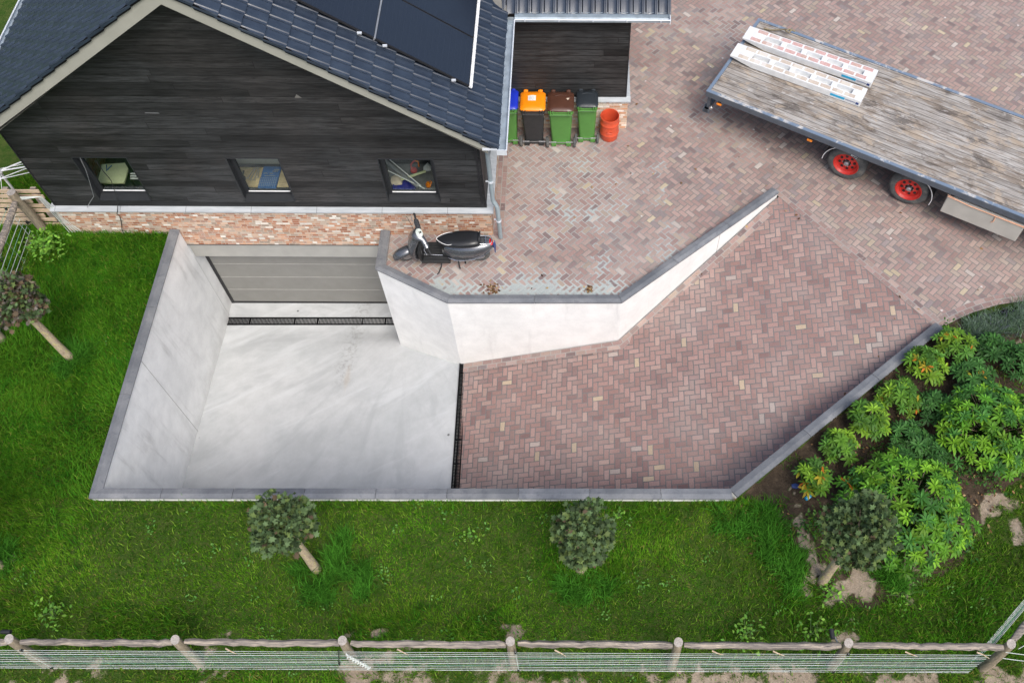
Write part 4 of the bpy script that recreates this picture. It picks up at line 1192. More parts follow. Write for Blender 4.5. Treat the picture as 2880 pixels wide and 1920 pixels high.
# chalk scrawl on the first tyre, illegible: a few pale strokes
b = MB(); y_ = .26 - .0145
for k, (a0, a1, r0, r1) in enumerate([(.62, .62, .29, .35), (.62, .56, .35, .29), (.56, .56, .29, .35), (.50, .50, .29, .35), (.50, .44, .35, .33), (.44, .50, .33, .32), (.39, .39, .29, .35), (.39, .32, .35, .35), (.39, .33, .32, .32), (.27, .21, .35, .30), (.21, .27, .30, .29)]):
    p = Vector((wc[0][0] + r0 * math.cos(math.pi / 2 + .25 - (1 - a0)), y_, WR + r0 * math.sin(math.pi / 2 + .25 - (1 - a0)))); q = Vector((wc[0][0] + r1 * math.cos(math.pi / 2 + .25 - (1 - a1)), y_, WR + r1 * math.sin(math.pi / 2 + .25 - (1 - a1))))
    b.tube([p, q], .0045, 5)
b.build("chalk_mark", M['white_paint'], w1)
for i, (cx, a0, a1) in enumerate(((wc[0][0], R(95), R(182)), (wc[1][0], R(-12), R(85)))):
    b = MB(); e = MB()
    N = 14
    for j in range(N + 1):
        a = a0 + (a1 - a0) * j / N
        for rr, yy in ((.47, .20), (.47, .52), (.482, .52), (.482, .20)):
            b.v.append((cx + rr * math.cos(a), yy, WR + rr * math.sin(a)))
    for j in range(N):
        for k in range(4):
            b.f.append([j * 4 + k, j * 4 + (k + 1) % 4, j * 4 + 4 + (k + 1) % 4, j * 4 + 4 + k]); b.m.append(0)
    mg = b.build("mudguard", M['black_plastic'], tr)
    e.tube([(cx + .478 * math.cos(a0 + (a1 - a0) * j / N), .195, WR + .478 * math.sin(a0 + (a1 - a0) * j / N)) for j in range(N + 1)], .009, 6)
    e.build("white_piping", M['white_paint'], mg)
for x, y, z in ((.30, .05, DZ - .25), (wc[0][0] - .80, .06, DZ - .25), (wc[1][0] + .78, .06, DZ - .25)):
    b = MB(); b.loft([(x - .06, y, z, .005, .005), (x - .045, y, z, .02, .03), (x + .045, y, z, .02, .03), (x + .06, y, z, .005, .005)], 'X', 12); b.build("marker_lamp", M['amber'], tr, smooth=40)
    b = MB(); b.b2((x - .03, y, z), (x + .03, y + .04, DZ - .13)); b.build("lamp_bracket", M['black_metal'], tr)
sx0, sx1 = S(6.95, 11.28)[0], S(8.25, 10.6)[0]
b = MB(); b.b2((sx0, .04, .42), (sx1, .60, .88)); bx = b.build("storage_box", M['dull_box'], tr, bevel=.012)
b = MB(); b.tube([(sx0 - .01, .045, .885), (sx0 + .4, .03, .84), (sx0 + .75, .03, .845), (sx1 + .01, .035, .86)], .010, 6); b.tube([(sx0, .03, .862), (sx0 + .5, .028, .842), (sx1, .03, .842)], .007, 6); b.tube([(sx0 + .93, .03, .85), (sx0 + .94, .03, .70), (sx0 + .91, .028, .66)], .010, 6)
b.build("strap", M['copper'], bx)
b = MB()
for c in wc: b.tube([(c[0], .3, WR), (c[0], TW - .3, WR)], .055, 10)
b.build("axle", M['black_metal'], tr)

# ---------------- two loading ramps lying on the deck
def loading_ramp(loc, ang, pad, label, L=2.80, W=.415):
    t = thing("loading_ramp", label, "loading ramp", loc, ang, "loading ramps lying on the trailer deck")
    H = .14
    for y0, y1 in ((0, .14), (W - .14, W)):
        b = MB()
        q = [(0, H - .035), (.0, H), (L, H), (L, 0), (.5, 0)]
        n = len(q)
        b.add([(x, y0, z) for x, z in q] + [(x, y1, z) for x, z in q], [tuple(range(n)), tuple(range(2 * n - 1, n - 1, -1))] + [(i, i + n, (i + 1) % n + n, (i + 1) % n) for i in range(n)])
        b.build("side_beam", M['rampwhite'], t, bevel=.006)
    b = MB()
    b.b2((.0, .14, H - .045), (.42, W - .14, H - .002)); b.b2((L - .14, .14, .03), (L, W - .14, H - .002))
    for k in range(5): x = .78 + k * .445; b.b2((x, .14, H - .05), (x + .11, W - .14, H - .004))
    b.b2((.42, .14, .01), (L - .14, W - .14, .03))
    b.build("rung", M['rampwhite'], t, bevel=.004)
    b = MB()
    for k in range(10):
        b.b2((.16 + k * .253, .025, H - .002), (.16 + k * .253 + .215, .118, H + .004)); b.b2((.22 + k * .253, W - .118, H - .002), (.22 + k * .253 + .215, W - .025, H + .004))
    b.build("grip_pads", pad, t)
    b = MB(); b.b2((L - .62, -.004, .045), (L - .32, .001, .095)); b.build("blue_sticker", M['blue_ink'], t)
    b = MB()
    for k in range(9): b.b2((L - .30 + k * .022, -.004, .062), (L - .285 + k * .022, .001, .078))
    b.b2((L - .09, -.004, .04), (L - .03, .001, .09)); b.build("sticker_print", M['navy_ink'], t)
    return t
loading_ramp((3.085, 14.70, DZ + .007), R(-28.2), M['pad_buff'], "white loading ramp with buff worn pads, nearer the house side of the deck")
loading_ramp((3.385, 15.225, DZ + .007), R(-28.0), M['pad_red'], "white loading ramp with brick red pads, farther back on the deck")
b = MB(); pts = [(3.9, 15.66, 1.125), (4.05, 15.60, 1.13), (4.2, 15.58, 1.16), (4.33, 15.52, 1.22), (4.42, 15.42, 1.27), (4.36, 15.36, 1.275), (4.30, 15.40, 1.272), (4.38, 15.47, 1.275), (4.50, 15.40, 1.27)]
tag(b.__class__.build((b.tube(pts, .017, 7), b)[1], "rope", M['rope'], smooth=60), "short frayed rope lying beside the red padded loading ramp", "rope")

# ------------------------------------------------------------------ wheelie bins (backs to the camera)
def wheelie(x, y, label, bodym, lidm, W=.50, D=.54, H=.98, sticker=None, rz=0):
    t = thing("wheelie_bin", label, "wheelie bin", (x, y, 0), rz, "wheelie bins along the side wing")
    b = MB()
    def rr(w, d, z, yc, r=.05, n=4):
        out = []
        for sx, sy, a0 in ((1, 1, 0), (-1, 1, 90), (-1, -1, 180), (1, -1, 270)):
            for k in range(n + 1):
                a = R(a0 + 90 * k / n); out.append((sx * (w / 2 - r) + r * math.cos(a), yc + sy * (d / 2 - r) + r * math.sin(a), z))
        return out
    b.rings([rr(W * .74, D * .66, .03, D * .46), rr(W * .78, D * .70, .2, D * .47), rr(W * .92, D * .9, H - .10, D * .5), rr(W * .94, D * .92, H - .06, D * .5), rr(W * 1.0, D * .98, H - .055, D * .5), rr(W * 1.0, D * .98, H, D * .5)])
    bo = b.build("body", bodym, t, smooth=35)
    b = MB()
    for s in (-1, 1): b.b2((s * W * .30 - .05, .02, .02), (s * W * .30 + .05, .14, .1))
    b.b2((-W * .2, .045, .10), (W * .2, .075, .135)); b.build("axle_housing", bodym, t, bevel=.006)
    b = MB()
    b.rings([rr(W * 1.04, D * .98, H + .004, D * .53, .07), rr(W * 1.05, D * 1.0, H + .03, D * .53, .07), rr(W * .98, D * .93, H + .055, D * .53, .09), rr(W * .7, D * .62, H + .075, D * .53, .1)])
    for s in (-1, 1): b.loft([(D * .99, s * W * .30, H + .03, .035, .02), (D * 1.03, s * W * .30, H + .055, .045, .03), (D * 1.09, s * W * .30, H + .05, .045, .025), (D * 1.12, s * W * .30, H + .03, .03, .015)], 'Y', 10)
    lo = b.build("lid", lidm, t, smooth=40)
    b = MB(); b.loft([(-W * .24, D * .74, H + .078, .012, .005), (0, D * .80, H + .083, .014, .007), (W * .24, D * .74, H + .078, .012, .005)], 'X', 8)
    b.build("lid_rib", lidm, lo, smooth=40)
    b = MB(); b.tube([(-W * .42, .0, H + .0), (-W * .42, -.045, H - .01), (W * .42, -.045, H - .01), (W * .42, .0, H)], .014, 8)
    for s in (-.40, -.30, .30, .40): b.b2((s * W - .008, -.055, H - .03), (s * W + .008, .03, H + .035))
    b.build("handle_bar", bodym, t, smooth=40)
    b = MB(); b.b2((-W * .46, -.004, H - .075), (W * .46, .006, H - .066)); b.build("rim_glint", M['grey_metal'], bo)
    b = MB(); b.tube([(-W * .60, .055, .105), (W * .60, .055, .105)], .013, 8); b.build("axle", M['steel'], t)
    for s in (-1, 1):
        b = MB(); b.lathe([(.0, -.024), (.07, -.024), (.098, -.022), (.104, -.01), (.104, .01), (.098, .022), (.07, .024), (0, .024)], (s * W * .54, .055, .105), 'X', 24)
        wo = b.build("wheel", M['tyre'], t, smooth=40)
        b = MB(); b.lathe([(.0, -.027), (.05, -.027), (.055, -.02), (.055, .02), (.05, .027), (0, .027)], (s * W * .54, .055, .105), 'X', 16); b.build("hub", M['black_plastic'], wo, smooth=40)
    if sticker:
        b = MB(); b.b2((-.095, D * .48, H + .0755), (.06, D * .76, H + .078)); so = b.build("paper_label", M['paper'], lo)
        b = MB()
        for k in range(6): b.b2((-.078, D * .51 + k * .021, H + .0782), (-.078 + (.09, .115, .07, .11, .1, .06)[k], D * .51 + k * .021 + .007, H + .0790))
        b.build("label_print", M['grey_ink'], so)
    if lidm is M['brown_lid']:
        b = MB(); b.add([(.11, D * .62, H + .077), (.19, D * .67, H + .0735), (.155, D * .56, H + .077), (.14, D * .52, H + .077)], [(0, 3, 2, 1)]); b.build("torn_sticker", M['cream'], lo)
        b = MB(); b.lathe([(0, H + .066), (.013, H + .0675), (.0, H + .068)], (.12, D * .20, 0), n=8); b.build("white_spot", M['paper'], lo)
    return t
wheelie(-1.46, 13.35, "green wheelie bin with blue lid, half hidden behind the gutter", M['green_bin'], M['blue_lid'], W=.46)
wheelie(-.925, 13.32, "charcoal wheelie bin with bright orange lid and paper label", M['dark_bin'], M['orange_lid'], W=.49, D=.52, sticker=True)
wheelie(-.365, 13.30, "green wheelie bin with dark brown lid", M['green_bin'], M['brown_lid'], W=.51)
wheelie(.165, 13.42, "narrow green wheelie bin with slate lid beside the red barrel", M['green_bin'], M['slate_lid'], W=.42, D=.46)

bt = thing("barrel", "open topped orange red plastic barrel beside the wheelie bins", "barrel", (.635, 13.63, 0))
b = MB(); n_ = 36
b.lathe([(.0, .012), (.165, .0), (.178, .02), (.184, .10), (.192, .16), (.200, .175), (.192, .19), (.188, .30), (.190, .40), (.201, .415), (.203, .44), (.196, .455), (.190, .47), (.188, .54), (.194, .56), (.194, .60), (.182, .60), (.180, .55), (.178, .30), (.172, .05), (0, .04)], n=n_)
bo = b.build("body", M['barrel'], bt, smooth=35)
b = MB(); b.tube([(-.03, -.198, .30), (-.05, -.205, .33), (-.02, -.205, .36), (.02, -.205, .35), (.05, -.203, .32), (.03, -.2, .29)], .007, 6, closed=True); b.tube([(-.06, -.198, .28), (.06, -.198, .27)], .006, 6); b.build("moulded_emblem", M['barrel'], bo, smooth=40)

# ------------------------------------------------------------------ scooter, leaning on its stand
sc = thing("motor_scooter", "silver motor scooter with black saddle on its stand against the brick plinth", "scooter", (-2.545, 10.42, 0), R(180))
sc.rotation_euler = (R(-9), 0, R(180))
def smooth_part(b, name, mat, parent=sc, a=50): return b.build(name, mat, parent, smooth=a)
def sc_wheel(cx, M4=None, name="wheel"):
    b = MB(); b.lathe([(.13, -.04), (.16, -.055), (.20, -.05), (.222, -.02), (.225, 0), (.222, .02), (.20, .05), (.16, .055), (.13, .04)], (cx, 0, .225), 'Y', 32, cap=False)
    if M4: b.xf(M4)
    wo = b.build("wheel", M['tyre'], sc, smooth=40)
    b = MB(); b.lathe([(0, -.045), (.05, -.05), (.07, -.03), (.125, -.038), (.135, -.045), (.135, .045), (.125, .038), (.07, .03), (.05, .05), (0, .045)], (cx, 0, .225), 'Y', 24)
    if M4: b.xf(M4)
    b.build("rim", M['steel'], wo, smooth=40)
# steering turned to the rider's left
axp, axd = Vector((.44, 0, .6)), Vector((-.42, 0, .9)).normalized()
ST = Matrix.Translation(axp) @ Matrix.Rotation(R(26), 4, axd) @ Matrix.Translation(-axp)
sc_wheel(-.65); sc_wheel(.65, ST)
b = MB(); b.loft([(.40, 0, .40, .045, .05), (.50, 0, .43, .085, .07), (.66, 0, .445, .10, .075), (.80, 0, .42, .10, .08), (.90, 0, .36, .085, .08), (.955, 0, .30, .05, .05)], 'X', 20, 2.6); b.xf(ST)
smooth_part(b, "front_mudguard", M['silver'])
b = MB(); b.tube([(.50, 0, .44), (.60, .085, .26), (.65, .085, .225)], .018, 8); b.tube([(.42, 0, .55), (.50, 0, .44)], .03, 8); b.xf(ST); smooth_part(b, "fork", M['black_metal'])
# shield: silver outside, black inside
b = MB(); b.loft([(.26, .49, 0, .05, .20), (.40, .53, 0, .075, .225), (.58, .53, 0, .095, .22), (.75, .49, 0, .10, .20), (.88, .43, 0, .10, .155), (.98, .38, 0, .07, .10)], 'Z', 24, 2.3)
smooth_part(b, "front_shield", M['silver'])
b = MB(); b.loft([(.25, .40, 0, .05, .185), (.40, .42, 0, .05, .20), (.58, .405, 0, .06, .19), (.75, .365, 0, .05, .165), (.86, .335, 0, .04, .11)], 'Z', 24, 2.6)
smooth_part(b, "inner_shield", M['black_plastic'])
b = MB(); b.tube([(.52, .15, .73), (.55, .17, .66), (.545, .17, .60)], .022, 8); smooth_part(b, "indicator", M['black_plastic'])
# handlebar
b = MB(); b.loft([(-.30, .305, 1.01, .03, .026), (-.26, .305, 1.015, .048, .036), (-.14, .315, 1.025, .05, .040), (-.08, .36, 1.03, .085, .055), (0, .385, 1.035, .105, .065), (.08, .36, 1.03, .085, .055), (.14, .315, 1.025, .05, .040), (.26, .305, 1.015, .048, .036), (.30, .305, 1.01, .03, .026)], 'Y', 20, 2.5); b.xf(ST)
smooth_part(b, "handlebar_cover", M['silver'])
b = MB(); b.loft([(.30, .345, .0, .0, .0)] if False else [(1.075, .335, 0, .058, .085), (1.10, .335, 0, .06, .085), (1.106, .335, 0, .05, .075)], 'Z', 24, 2.2); b.xf(ST)
spd = smooth_part(b, "speedometer", M['dial'])
b = MB(); b.tube([(.335, -.03, 1.107), (.335, .03, 1.107)], .004, 5); b.lathe([(0, 1.107), (.02, 1.107), (.02, 1.109), (0, 1.109)], (.31, .0, 0), n=12); b.xf(ST); b.build("needle", M['black_plastic'], spd)
for s in (-1, 1):
    b = MB(); b.tube([(.30, s * .29, 1.01), (.285, s * .42, 1.0)], .0185, 10); b.lathe([(0, 0)] , n=3) if False else None; b.xf(ST); smooth_part(b, "grip", M['black_plastic'])
    b = MB(); b.tube([(.33, s * .25, 1.0), (.37, s * .30, .99), (.355, s * .40, .985)], .007, 6); b.xf(ST); smooth_part(b, "brake_lever", M['steel'])
    b = MB()
    for dx in (0, .035): b.b2((.275 + dx, s * .235 - .012, 1.045), (.295 + dx, s * .235 + .012, 1.056))
    b.xf(ST); b.build("switch", M['black_plastic'], sc)
# floorboard
b = MB(); b.b2((-.14, -.215, .225), (.40, .215, .275))
for k in range(7): b.b2((-.10, -.19 + k * .06, .275), (.36, -.165 + k * .06, .283))
b.build("floorboard", M['black_plastic'], sc, bevel=.01)
b = MB(); b.tube([(.36, .075, .32), (.1, .075, .292), (-.12, .085, .30)], .008, 6); smooth_part(b, "trim_strip", M['chrome'])
# rear body
b = MB(); b.loft([(-.05, 0, .42, .10, .16), (-.20, 0, .46, .19, .20), (-.40, 0, .50, .225, .20), (-.60, 0, .535, .22, .185), (-.78, 0, .575, .175, .145), (-.90, 0, .61, .12, .10), (-.955, 0, .625, .07, .06)], 'X', 28, 2.5)
smooth_part(b, "rear_body", M['silver'])
b = MB()
for s in (-1, 1):
    b.tube([(-.10, s * .15, .335), (-.25, s * .213, .345), (-.42, s * .232, .37), (-.60, s * .222, .405), (-.78, s * .178, .47), (-.90, s * .12, .545), (-.955, s * .06, .60)], .009, 6)
smooth_part(b, "chrome_trim", M['chrome'])
b = MB(); b.loft([(-.12, 0, .40, .14, .10), (-.25, 0, .40, .222, .085), (-.45, 0, .415, .238, .075), (-.65, 0, .455, .205, .07), (-.82, 0, .51, .14, .05)], 'X', 24, 2.4); smooth_part(b, "cowl_band", M['gunmetal'])
b = MB(); b.loft([(-.0, 0, .36, .10, .10), (-.2, 0, .33, .16, .09), (-.5, 0, .32, .14, .08), (-.7, 0, .38, .08, .08)], 'X', 16); smooth_part(b, "engine_cover", M['black_plastic'])
b = MB(); b.loft([(.07, 0, .735, .03, .02), (.01, 0, .74, .09, .045), (-.15, 0, .75, .145, .062), (-.36, 0, .765, .175, .07), (-.55, 0, .78, .17, .075), (-.70, 0, .79, .145, .065), (-.745, 0, .79, .11, .035)], 'X', 24, 2.8)
st = smooth_part(b, "saddle", M['leather'])
pts = []
for k in range(28):
    a = 2 * math.pi * k / 28
    x = -.155 + .215 * math.cos(a); wdt = (.132 if math.cos(a) < 0 else .132 * (1 - .45 * max(0, math.cos(a)) ** 1.2))
    pts.append((x, wdt * math.sin(a) * (1.0), .792 + (.04 - x) * .075 + .006 - abs(math.sin(a)) ** 3 * .022))
b = MB(); b.tube(pts, .0055, 6, closed=True); b.build("white_piping", M['white_paint'], st, smooth=50)
b = MB(); b.tube([(-.72, -.10, .78), (-.74, -.115, .86), (-.735, -.06, .90), (-.735, .06, .90), (-.74, .115, .86), (-.72, .10, .78)], .014, 8)
smooth_part(b, "grab_rail", M['black_plastic'])
b = MB(); b.tube([(-.74, .09, .76), (-.93, .085, .745), (-.955, .0, .745), (-.93, -.085, .745), (-.74, -.09, .76)], .010, 8); b.tube([(-.83, .085, .755), (-.84, 0, .75), (-.83, -.085, .755)], .008, 8)
smooth_part(b, "rear_carrier", M['chrome'])
b = MB(); b.loft([(-.86, 0, .655, .065, .045), (-.93, 0, .665, .075, .05), (-.965, 0, .665, .05, .035)], 'X', 16); smooth_part(b, "tail_light", M['redlens'])
b = MB(); b.b2((-1.0, -.075, .40), (-.985, .075, .60)); b.b2((-.985, -.02, .5), (-.93, .02, .62)); b.build("number_plate", M['navy_ink'], sc)
b = MB(); b.tube([(.02, .12, .24), (.05, .24, .12), (.10, .34, .06), (.13, .36, .05)], .013, 8); smooth_part(b, "side_stand", M['black_metal'])
b = MB(); b.tube([(-.28, .14, .24), (-.30, .24, .13), (-.31, .26, .10)], .014, 8); b.tube([(-.40, .1, .24), (-.41, .17, .14)], .014, 8); smooth_part(b, "footrest", M['black_metal'])
b = MB(); b.tube([(.37, .30, 1.02), (.42, -.33, 1.03), (.44, -.40, 1.06)], .004, 5); b.xf(ST); smooth_part(b, "brake_cable", M['black_plastic'])

# ------------------------------------------------------------------ behind the windows
wb = thing("workbench", "long pale workbench with dark front edge seen through the middle window", "workbench", (0, 0, 0))
b = MB(); b.b2((-6.9, 11.43, .82), (-4.36, 11.93, .87)); b.build("top", M['bench'], wb)
b = MB(); b.b2((-6.9, 11.41, .66), (-4.36, 11.43, .872)); b.b2((-6.85, 12.06, 0), (-6.75, 12.16, .82)); b.b2((-4.5, 12.06, 0), (-4.4, 12.16, .82)); b.b2((-6.85, 11.54, 0), (-6.75, 11.64, .82)); b.b2((-4.5, 11.54, 0), (-4.4, 11.64, .82)); b.build("base", M['frame'], wb)
b = MB(); b.b2((-6.9, 11.935, .82), (-4.36, 11.985, .88)); b.build("back_rail", M['frame'], wb)
b = MB(); b.b2((-6.9, 12.17, .70), (-4.36, 12.6, .90)); tag(b.build("storage_chest", M['white_metal']), "pale grey chest top behind the workbench", "chest")
tc = thing("tool_case", "open blue tool case full of sockets on the workbench", "tool case", (-5.88, 11.38, .872), R(-1))
b = MB(); b.b2((-.17, 0, 0), (.17, .26, .05)); b.b2((-.17, .27, 0), (.17, .54, .035))
b.build("tray", M['case'], tc, bevel=.006)
b = MB(); r4 = random.Random(8)
for k in range(6):
    for j in range(9): b.lathe([(.008, .05), (.011, .051), (.011, .062), (.006, .062)], (-.145 + j * .036, .03 + k * .04, 0), n=8)
b.b2((-.10, .29, .036), (.10, .305, .046)); b.b2((.03, .40, .036), (.13, .42, .05)); b.b2((-.13, .35, .036), (-.06, .37, .05)); b.b2((-.02, .35, .036), (.05, .365, .05)); b.b2((.05, .44, .036), (.15, .46, .05))
b.build("sockets", M['steel'], tc)
for k, (x, y, a, l) in enumerate(((-6.24, 11.62, 80, .27), (-6.17, 11.62, 86, .28), (-6.12, 11.68, 92, .16), (-6.30, 11.66, 70, .22))):
    b = MB(); d = Vector((math.cos(R(a)), math.sin(R(a)), 0)); p = Vector((x, y, .878))
    b.tube([p, p + d * l], .010, 6); n = Vector((-d.y, d.x, 0))
    for e, s in ((0, -1), (l, 1)):
        q = p + d * e; b.tube([q + n * .022 + d * s * .03, q + n * .012, q - n * .012, q - n * .022 + d * s * .03], .008, 6)
    tag(b.build("spanner", M['steel']), ("steel spanner nearest the blue tool case but one", "longest steel spanner lying upright on the workbench", "short steel spanner right beside the blue tool case", "slanting steel spanner at the left of the row on the workbench")[k], "spanner", "spanners on the workbench")
b = MB(); b.lathe([(0, 0), (.05, 0), (.055, .05), (.03, .09), (0, .095)], (-6.38, 11.62, .872), n=12); b.tube([(-6.38, 11.62, .95), (-6.39, 11.78, .93)], .02, 8)
tag(b.build("power_drill", M['black_plastic'], smooth=40), "dark hand tool at the left end of the workbench", "power tool")
pb = thing("pale_table", "pale cut-corner table top seen through the left window", "table", (-8.92, 11.56, 0))
b = MB(); q = [(-.24, 0), (.27, .0), (.25, .36), (.15, .50), (-.28, .46)]
b.add([(x, y, .80) for x, y in q] + [(x, y, .835) for x, y in q], [(4, 3, 2, 1, 0), (5, 6, 7, 8, 9)] + [(i, (i + 1) % 5, (i + 1) % 5 + 5, i + 5) for i in range(5)]); b.build("top", M['pale_board'], pb)
for x, y in ((-.18, .06), (.20, .06), (-.18, .38), (.14, .40)):
    b = MB(); b.tube([(x, y, 0), (x, y, .8)], .02, 8); b.build("leg", M['frame'], pb)
b = MB(); b.tube([(-9.10, 11.99, .845), (-9.05, 11.84, .86), (-9.00, 11.98, .845)], .012, 6); tag(b.build("pliers", M['case']), "small blue handled pliers on the pale table", "pliers")
b = MB()
for k in range(3): b.b2((-8.64, 11.76 + k * .045, .70 + k * .02), (-8.40, 11.785 + k * .045, .72 + k * .02))
tag(b.build("white_slats", M['white_metal']), "white slatted rack at the right edge of the left window", "rack")
# clutter behind the right window
sh = thing("clutter_bench", "dark bench heaped with clutter behind the right window", "bench", (-3.3, 11.7, 0))
b = MB(); b.b2((-.75, -.2, .60), (.75, .55, .64)); b.build("top", M['shelf_grey'], sh)
b = MB()
for x in (-.7, .65): b.b2((x, -.15, 0), (x + .05, .5, .60))
b.build("leg", M['frame'], sh)
for k, (p, q, r_, mm, lb) in enumerate((((-3.72, 12.06, .93), (-3.02, 11.42, .90), .032, 'grey_metal', "thick grey tube crossing the right window"), ((-3.63, 12.07, .95), (-2.98, 11.45, .91), .010, 'white_metal', "thin white rod lying along the thick grey tube"), ((-3.66, 11.80, .96), (-2.90, 11.38, .91), .010, 'white_metal', "thin white rod slanting below the grey tube"), ((-3.38, 11.64, .87), (-2.94, 11.87, .85), .026, 'pale_board', "pale stick crossing under the rods"))):
    b = MB(); b.tube([p, q], r_, 8); tag(b.build("rod", M[mm], smooth=40), lb, "rod")
hp = thing("ear_defenders", "red ear defenders with yellow band behind the right window", "ear defenders", (-3.20, 12.02, .66))
b = MB(); b.lathe([(0, 0), (.06, 0), (.07, .03), (.05, .07), (0, .08)], (0, 0, .02), n=16); b.build("ear_cup", M['pink_plastic'], hp, smooth=40)
b = MB(); b.tube([(-.04, .02, .08), (-.06, .10, .10), (-.01, .17, .12), (.02, .18, .12)], .016, 8); b.build("band", M['pink_plastic'], hp, smooth=40)
b = MB(); b.tube([(.02, .18, .12), (.08, .16, .12), (.10, .05, .10)], .014, 8); b.build("band_end", M['amber'], hp, smooth=40)
b = MB(); b.loft([(-3.62, 11.78, .68, .10, .03), (-3.50, 11.79, .70, .14, .05), (-3.40, 11.77, .69, .10, .03)], 'X', 12); tag(b.build("cardboard_bundle", M['cream'], smooth=40), "cream bundle on the left of the cluttered bench", "bundle")
b = MB(); b.lathe([(0, .645), (.19, .65), (.23, .70), (.22, .70), (.18, .66), (0, .655)], (-3.34, 11.63, 0), n=24); tag(b.build("blue_bowl", M['deep_blue'], smooth=40), "deep blue bowl under the crossing rods", "bowl")
b = MB(); b.lathe([(0, 0), (.05, .0), (.055, .05), (.03, .10), (0, .1)], (-2.89, 11.68, .645), n=14); b.tube([(-2.85, 11.62, .70), (-2.82, 11.68, .76), (-2.85, 11.74, .72)], .014, 6); tag(b.build("orange_mug", M['amber'], smooth=40), "small orange handled pot at the right of the cluttered bench", "pot")
b = MB(); b.loft([(-3.01, 12.06, .72, .05, .03), (-2.94, 12.08, .74, .10, .05), (-2.87, 12.06, .72, .05, .03)], 'X', 12); tag(b.build("safety_visor", M['white_metal'], smooth=40), "white and black visor in the far corner of the right window", "visor")
# cables hanging past the left window
b = MB(); b.tube([(-8.76, 11.035, 2.07), (-8.80, 11.03, 1.75), (-8.90, 11.03, 1.35), (-8.98, 11.03, 1.05), (-9.10, 11.02, .92), (-9.21, 10.98, .79)], .006, 6)
tag(b.build("cable", M['grey_metal'], smooth=60), "thin pale cable down the left jamb of the left window", "cable")
b = MB(); b.tube([(-8.52, 11.04, 2.0), (-8.50, 11.03, 1.75), (-8.46, 11.02, 1.5), (-8.50, 11.02, 1.3), (-8.53, 11.01, 1.1), (-8.58, 10.99, .92), (-8.65, 10.93, .74), (-8.68, 10.92, .68), (-8.70, 10.97, .55), (-8.74, 10.98, .4), (-8.82, 10.96, .15), (-8.83, 10.95, .0)], .007, 6)
tag(b.build("cable", M['black_plastic'], smooth=60), "thin dark cable hanging across the left window pane to the grass", "cable")
# litter
b = MB(); b.lathe([(0, -.055), (.028, -.055), (.033, -.045), (.033, .045), (.028, .055), (0, .055)], (0, 0, .033), 'X', 14)
o = b.build("drink_can", M['blue_ink'], smooth=40); o.location = (3.78, 5.60, -.01); o.rotation_euler = (0, 0, .6); tag(o, "crushed blue and white drink can on the earth beside the small rhododendron", "can")
b = MB(); b.lathe([(.0335, -.02), (.0335, .02)], (0, 0, .033), 'X', 14, cap=False); b.build("white_band", M['paper'], o)
b = MB(); b.loft([(-.06, 0, .02, .03, .02), (0, 0, .025, .05, .025), (.06, 0, .02, .03, .02)], 'X', 10); o2 = b.build("plastic_scrap", M['navy_ink'], smooth=40); o2.location = (3.60, 5.80, -.01); tag(o2, "dark blue plastic scrap lying near the drink can", "litter")
# ------------------------------------------------------------------ fences
def log(p, q, r0, r1, seed, n=12, segs=22, wob=.012):
    """a cleft, slightly crooked pole"""
    r = random.Random(seed); b = MB(); p, q = Vector(p), Vector(q); d = q - p
    pts = []; rad = []
    for i in range(segs + 1):
        t = i / segs
        pts.append(p + d * t + Vector((0, r.uniform(-wob, wob), r.uniform(-wob, wob) * .6 - .015 * math.sin(math.pi * t))))
        rad.append((r0 + (r1 - r0) * t) * r.uniform(.95, 1.06) * (.75 if i in (0, segs) else 1))
    b.tube(pts, rad, n)
    # flatten and ridge
    rr = [r.uniform(.78, 1.14) for _ in range(n)]
    for i in range(segs + 1):
        for k in range(n):
            v = Vector(b.v[i * n + k]); c = pts[i]; b.v[i * n + k] = tuple(c + (v - c) * (rr[k] * r.uniform(.96, 1.04)))
    return b
PX = [-10.25, -7.87, -5.58, -3.243, -.911, 1.417, 3.778, 6.045]
fe = thing("post_and_rail_fence", "long weathered chestnut post and rail fence in front of the lawn", "fence", (0, 0, 0))
for i, x in enumerate(PX):
    b = MB(); rp = random.Random(i)
    n = 16; dx = rp.uniform(-.01, .01)
    rings = []
    for z, r, y in ((-.1, .072, 2.93), (.3, .069, 2.955), (.7, .066, 2.99), (1.085, .063, 3.03)):
        rings.append([(x + dx + r * math.cos(2 * math.pi * k / n) * 1.0, y + r * math.sin(2 * math.pi * k / n), z + (.0 if z < 1 else .02 * math.sin(2 * math.pi * k / n))) for k in range(n)])
    b.rings(rings, 0, True, False)
    po = b.build("post", M['post'], fe, smooth=40)
    b = MB(); b.add(rings[-1], [tuple(range(n))]); b.add([(px, py, pz + .003) for px, py, pz in rings[-1]], [tuple(range(n))]); b.build("cut_top", M['post_top'], po)
for i in range(len(PX) - 1):
    b = log((PX[i] + .09, 3.025, .955), (PX[i + 1] - .07, 3.02, .95), .046, .054, 20 + i)
    b.build("rail", M['rail'], fe, smooth=60)
r3 = random.Random(77)
b = MB()
for x in (-.3, 2.75, 4.6, 5.6, 1.9, -4.9, -2.5):
    p = Vector((x, 2.95, .94)); b.tube([p, p + Vector((.08, -.04, .015)), p + Vector((.16, -.045 - r3.random() * .05, -.01))], [.012, .008, .003], 5)
b.build("splinter", M['pallet'], fe)
fr = thing("post_and_rail_fence", "short run of post and rail fence at the bottom right corner", "fence", (0, 0, 0))
b = log((6.10, 3.10, .97), (8.6, 5.25, .98), .050, .054, 91); b.build("rail", M['rail'], fr, smooth=60)
b = MB(); b.tube([(8.65, 5.30, -.1), (8.65, 5.33, 1.1)], .08, 14); b.build("post", M['post'], fr, smooth=40)

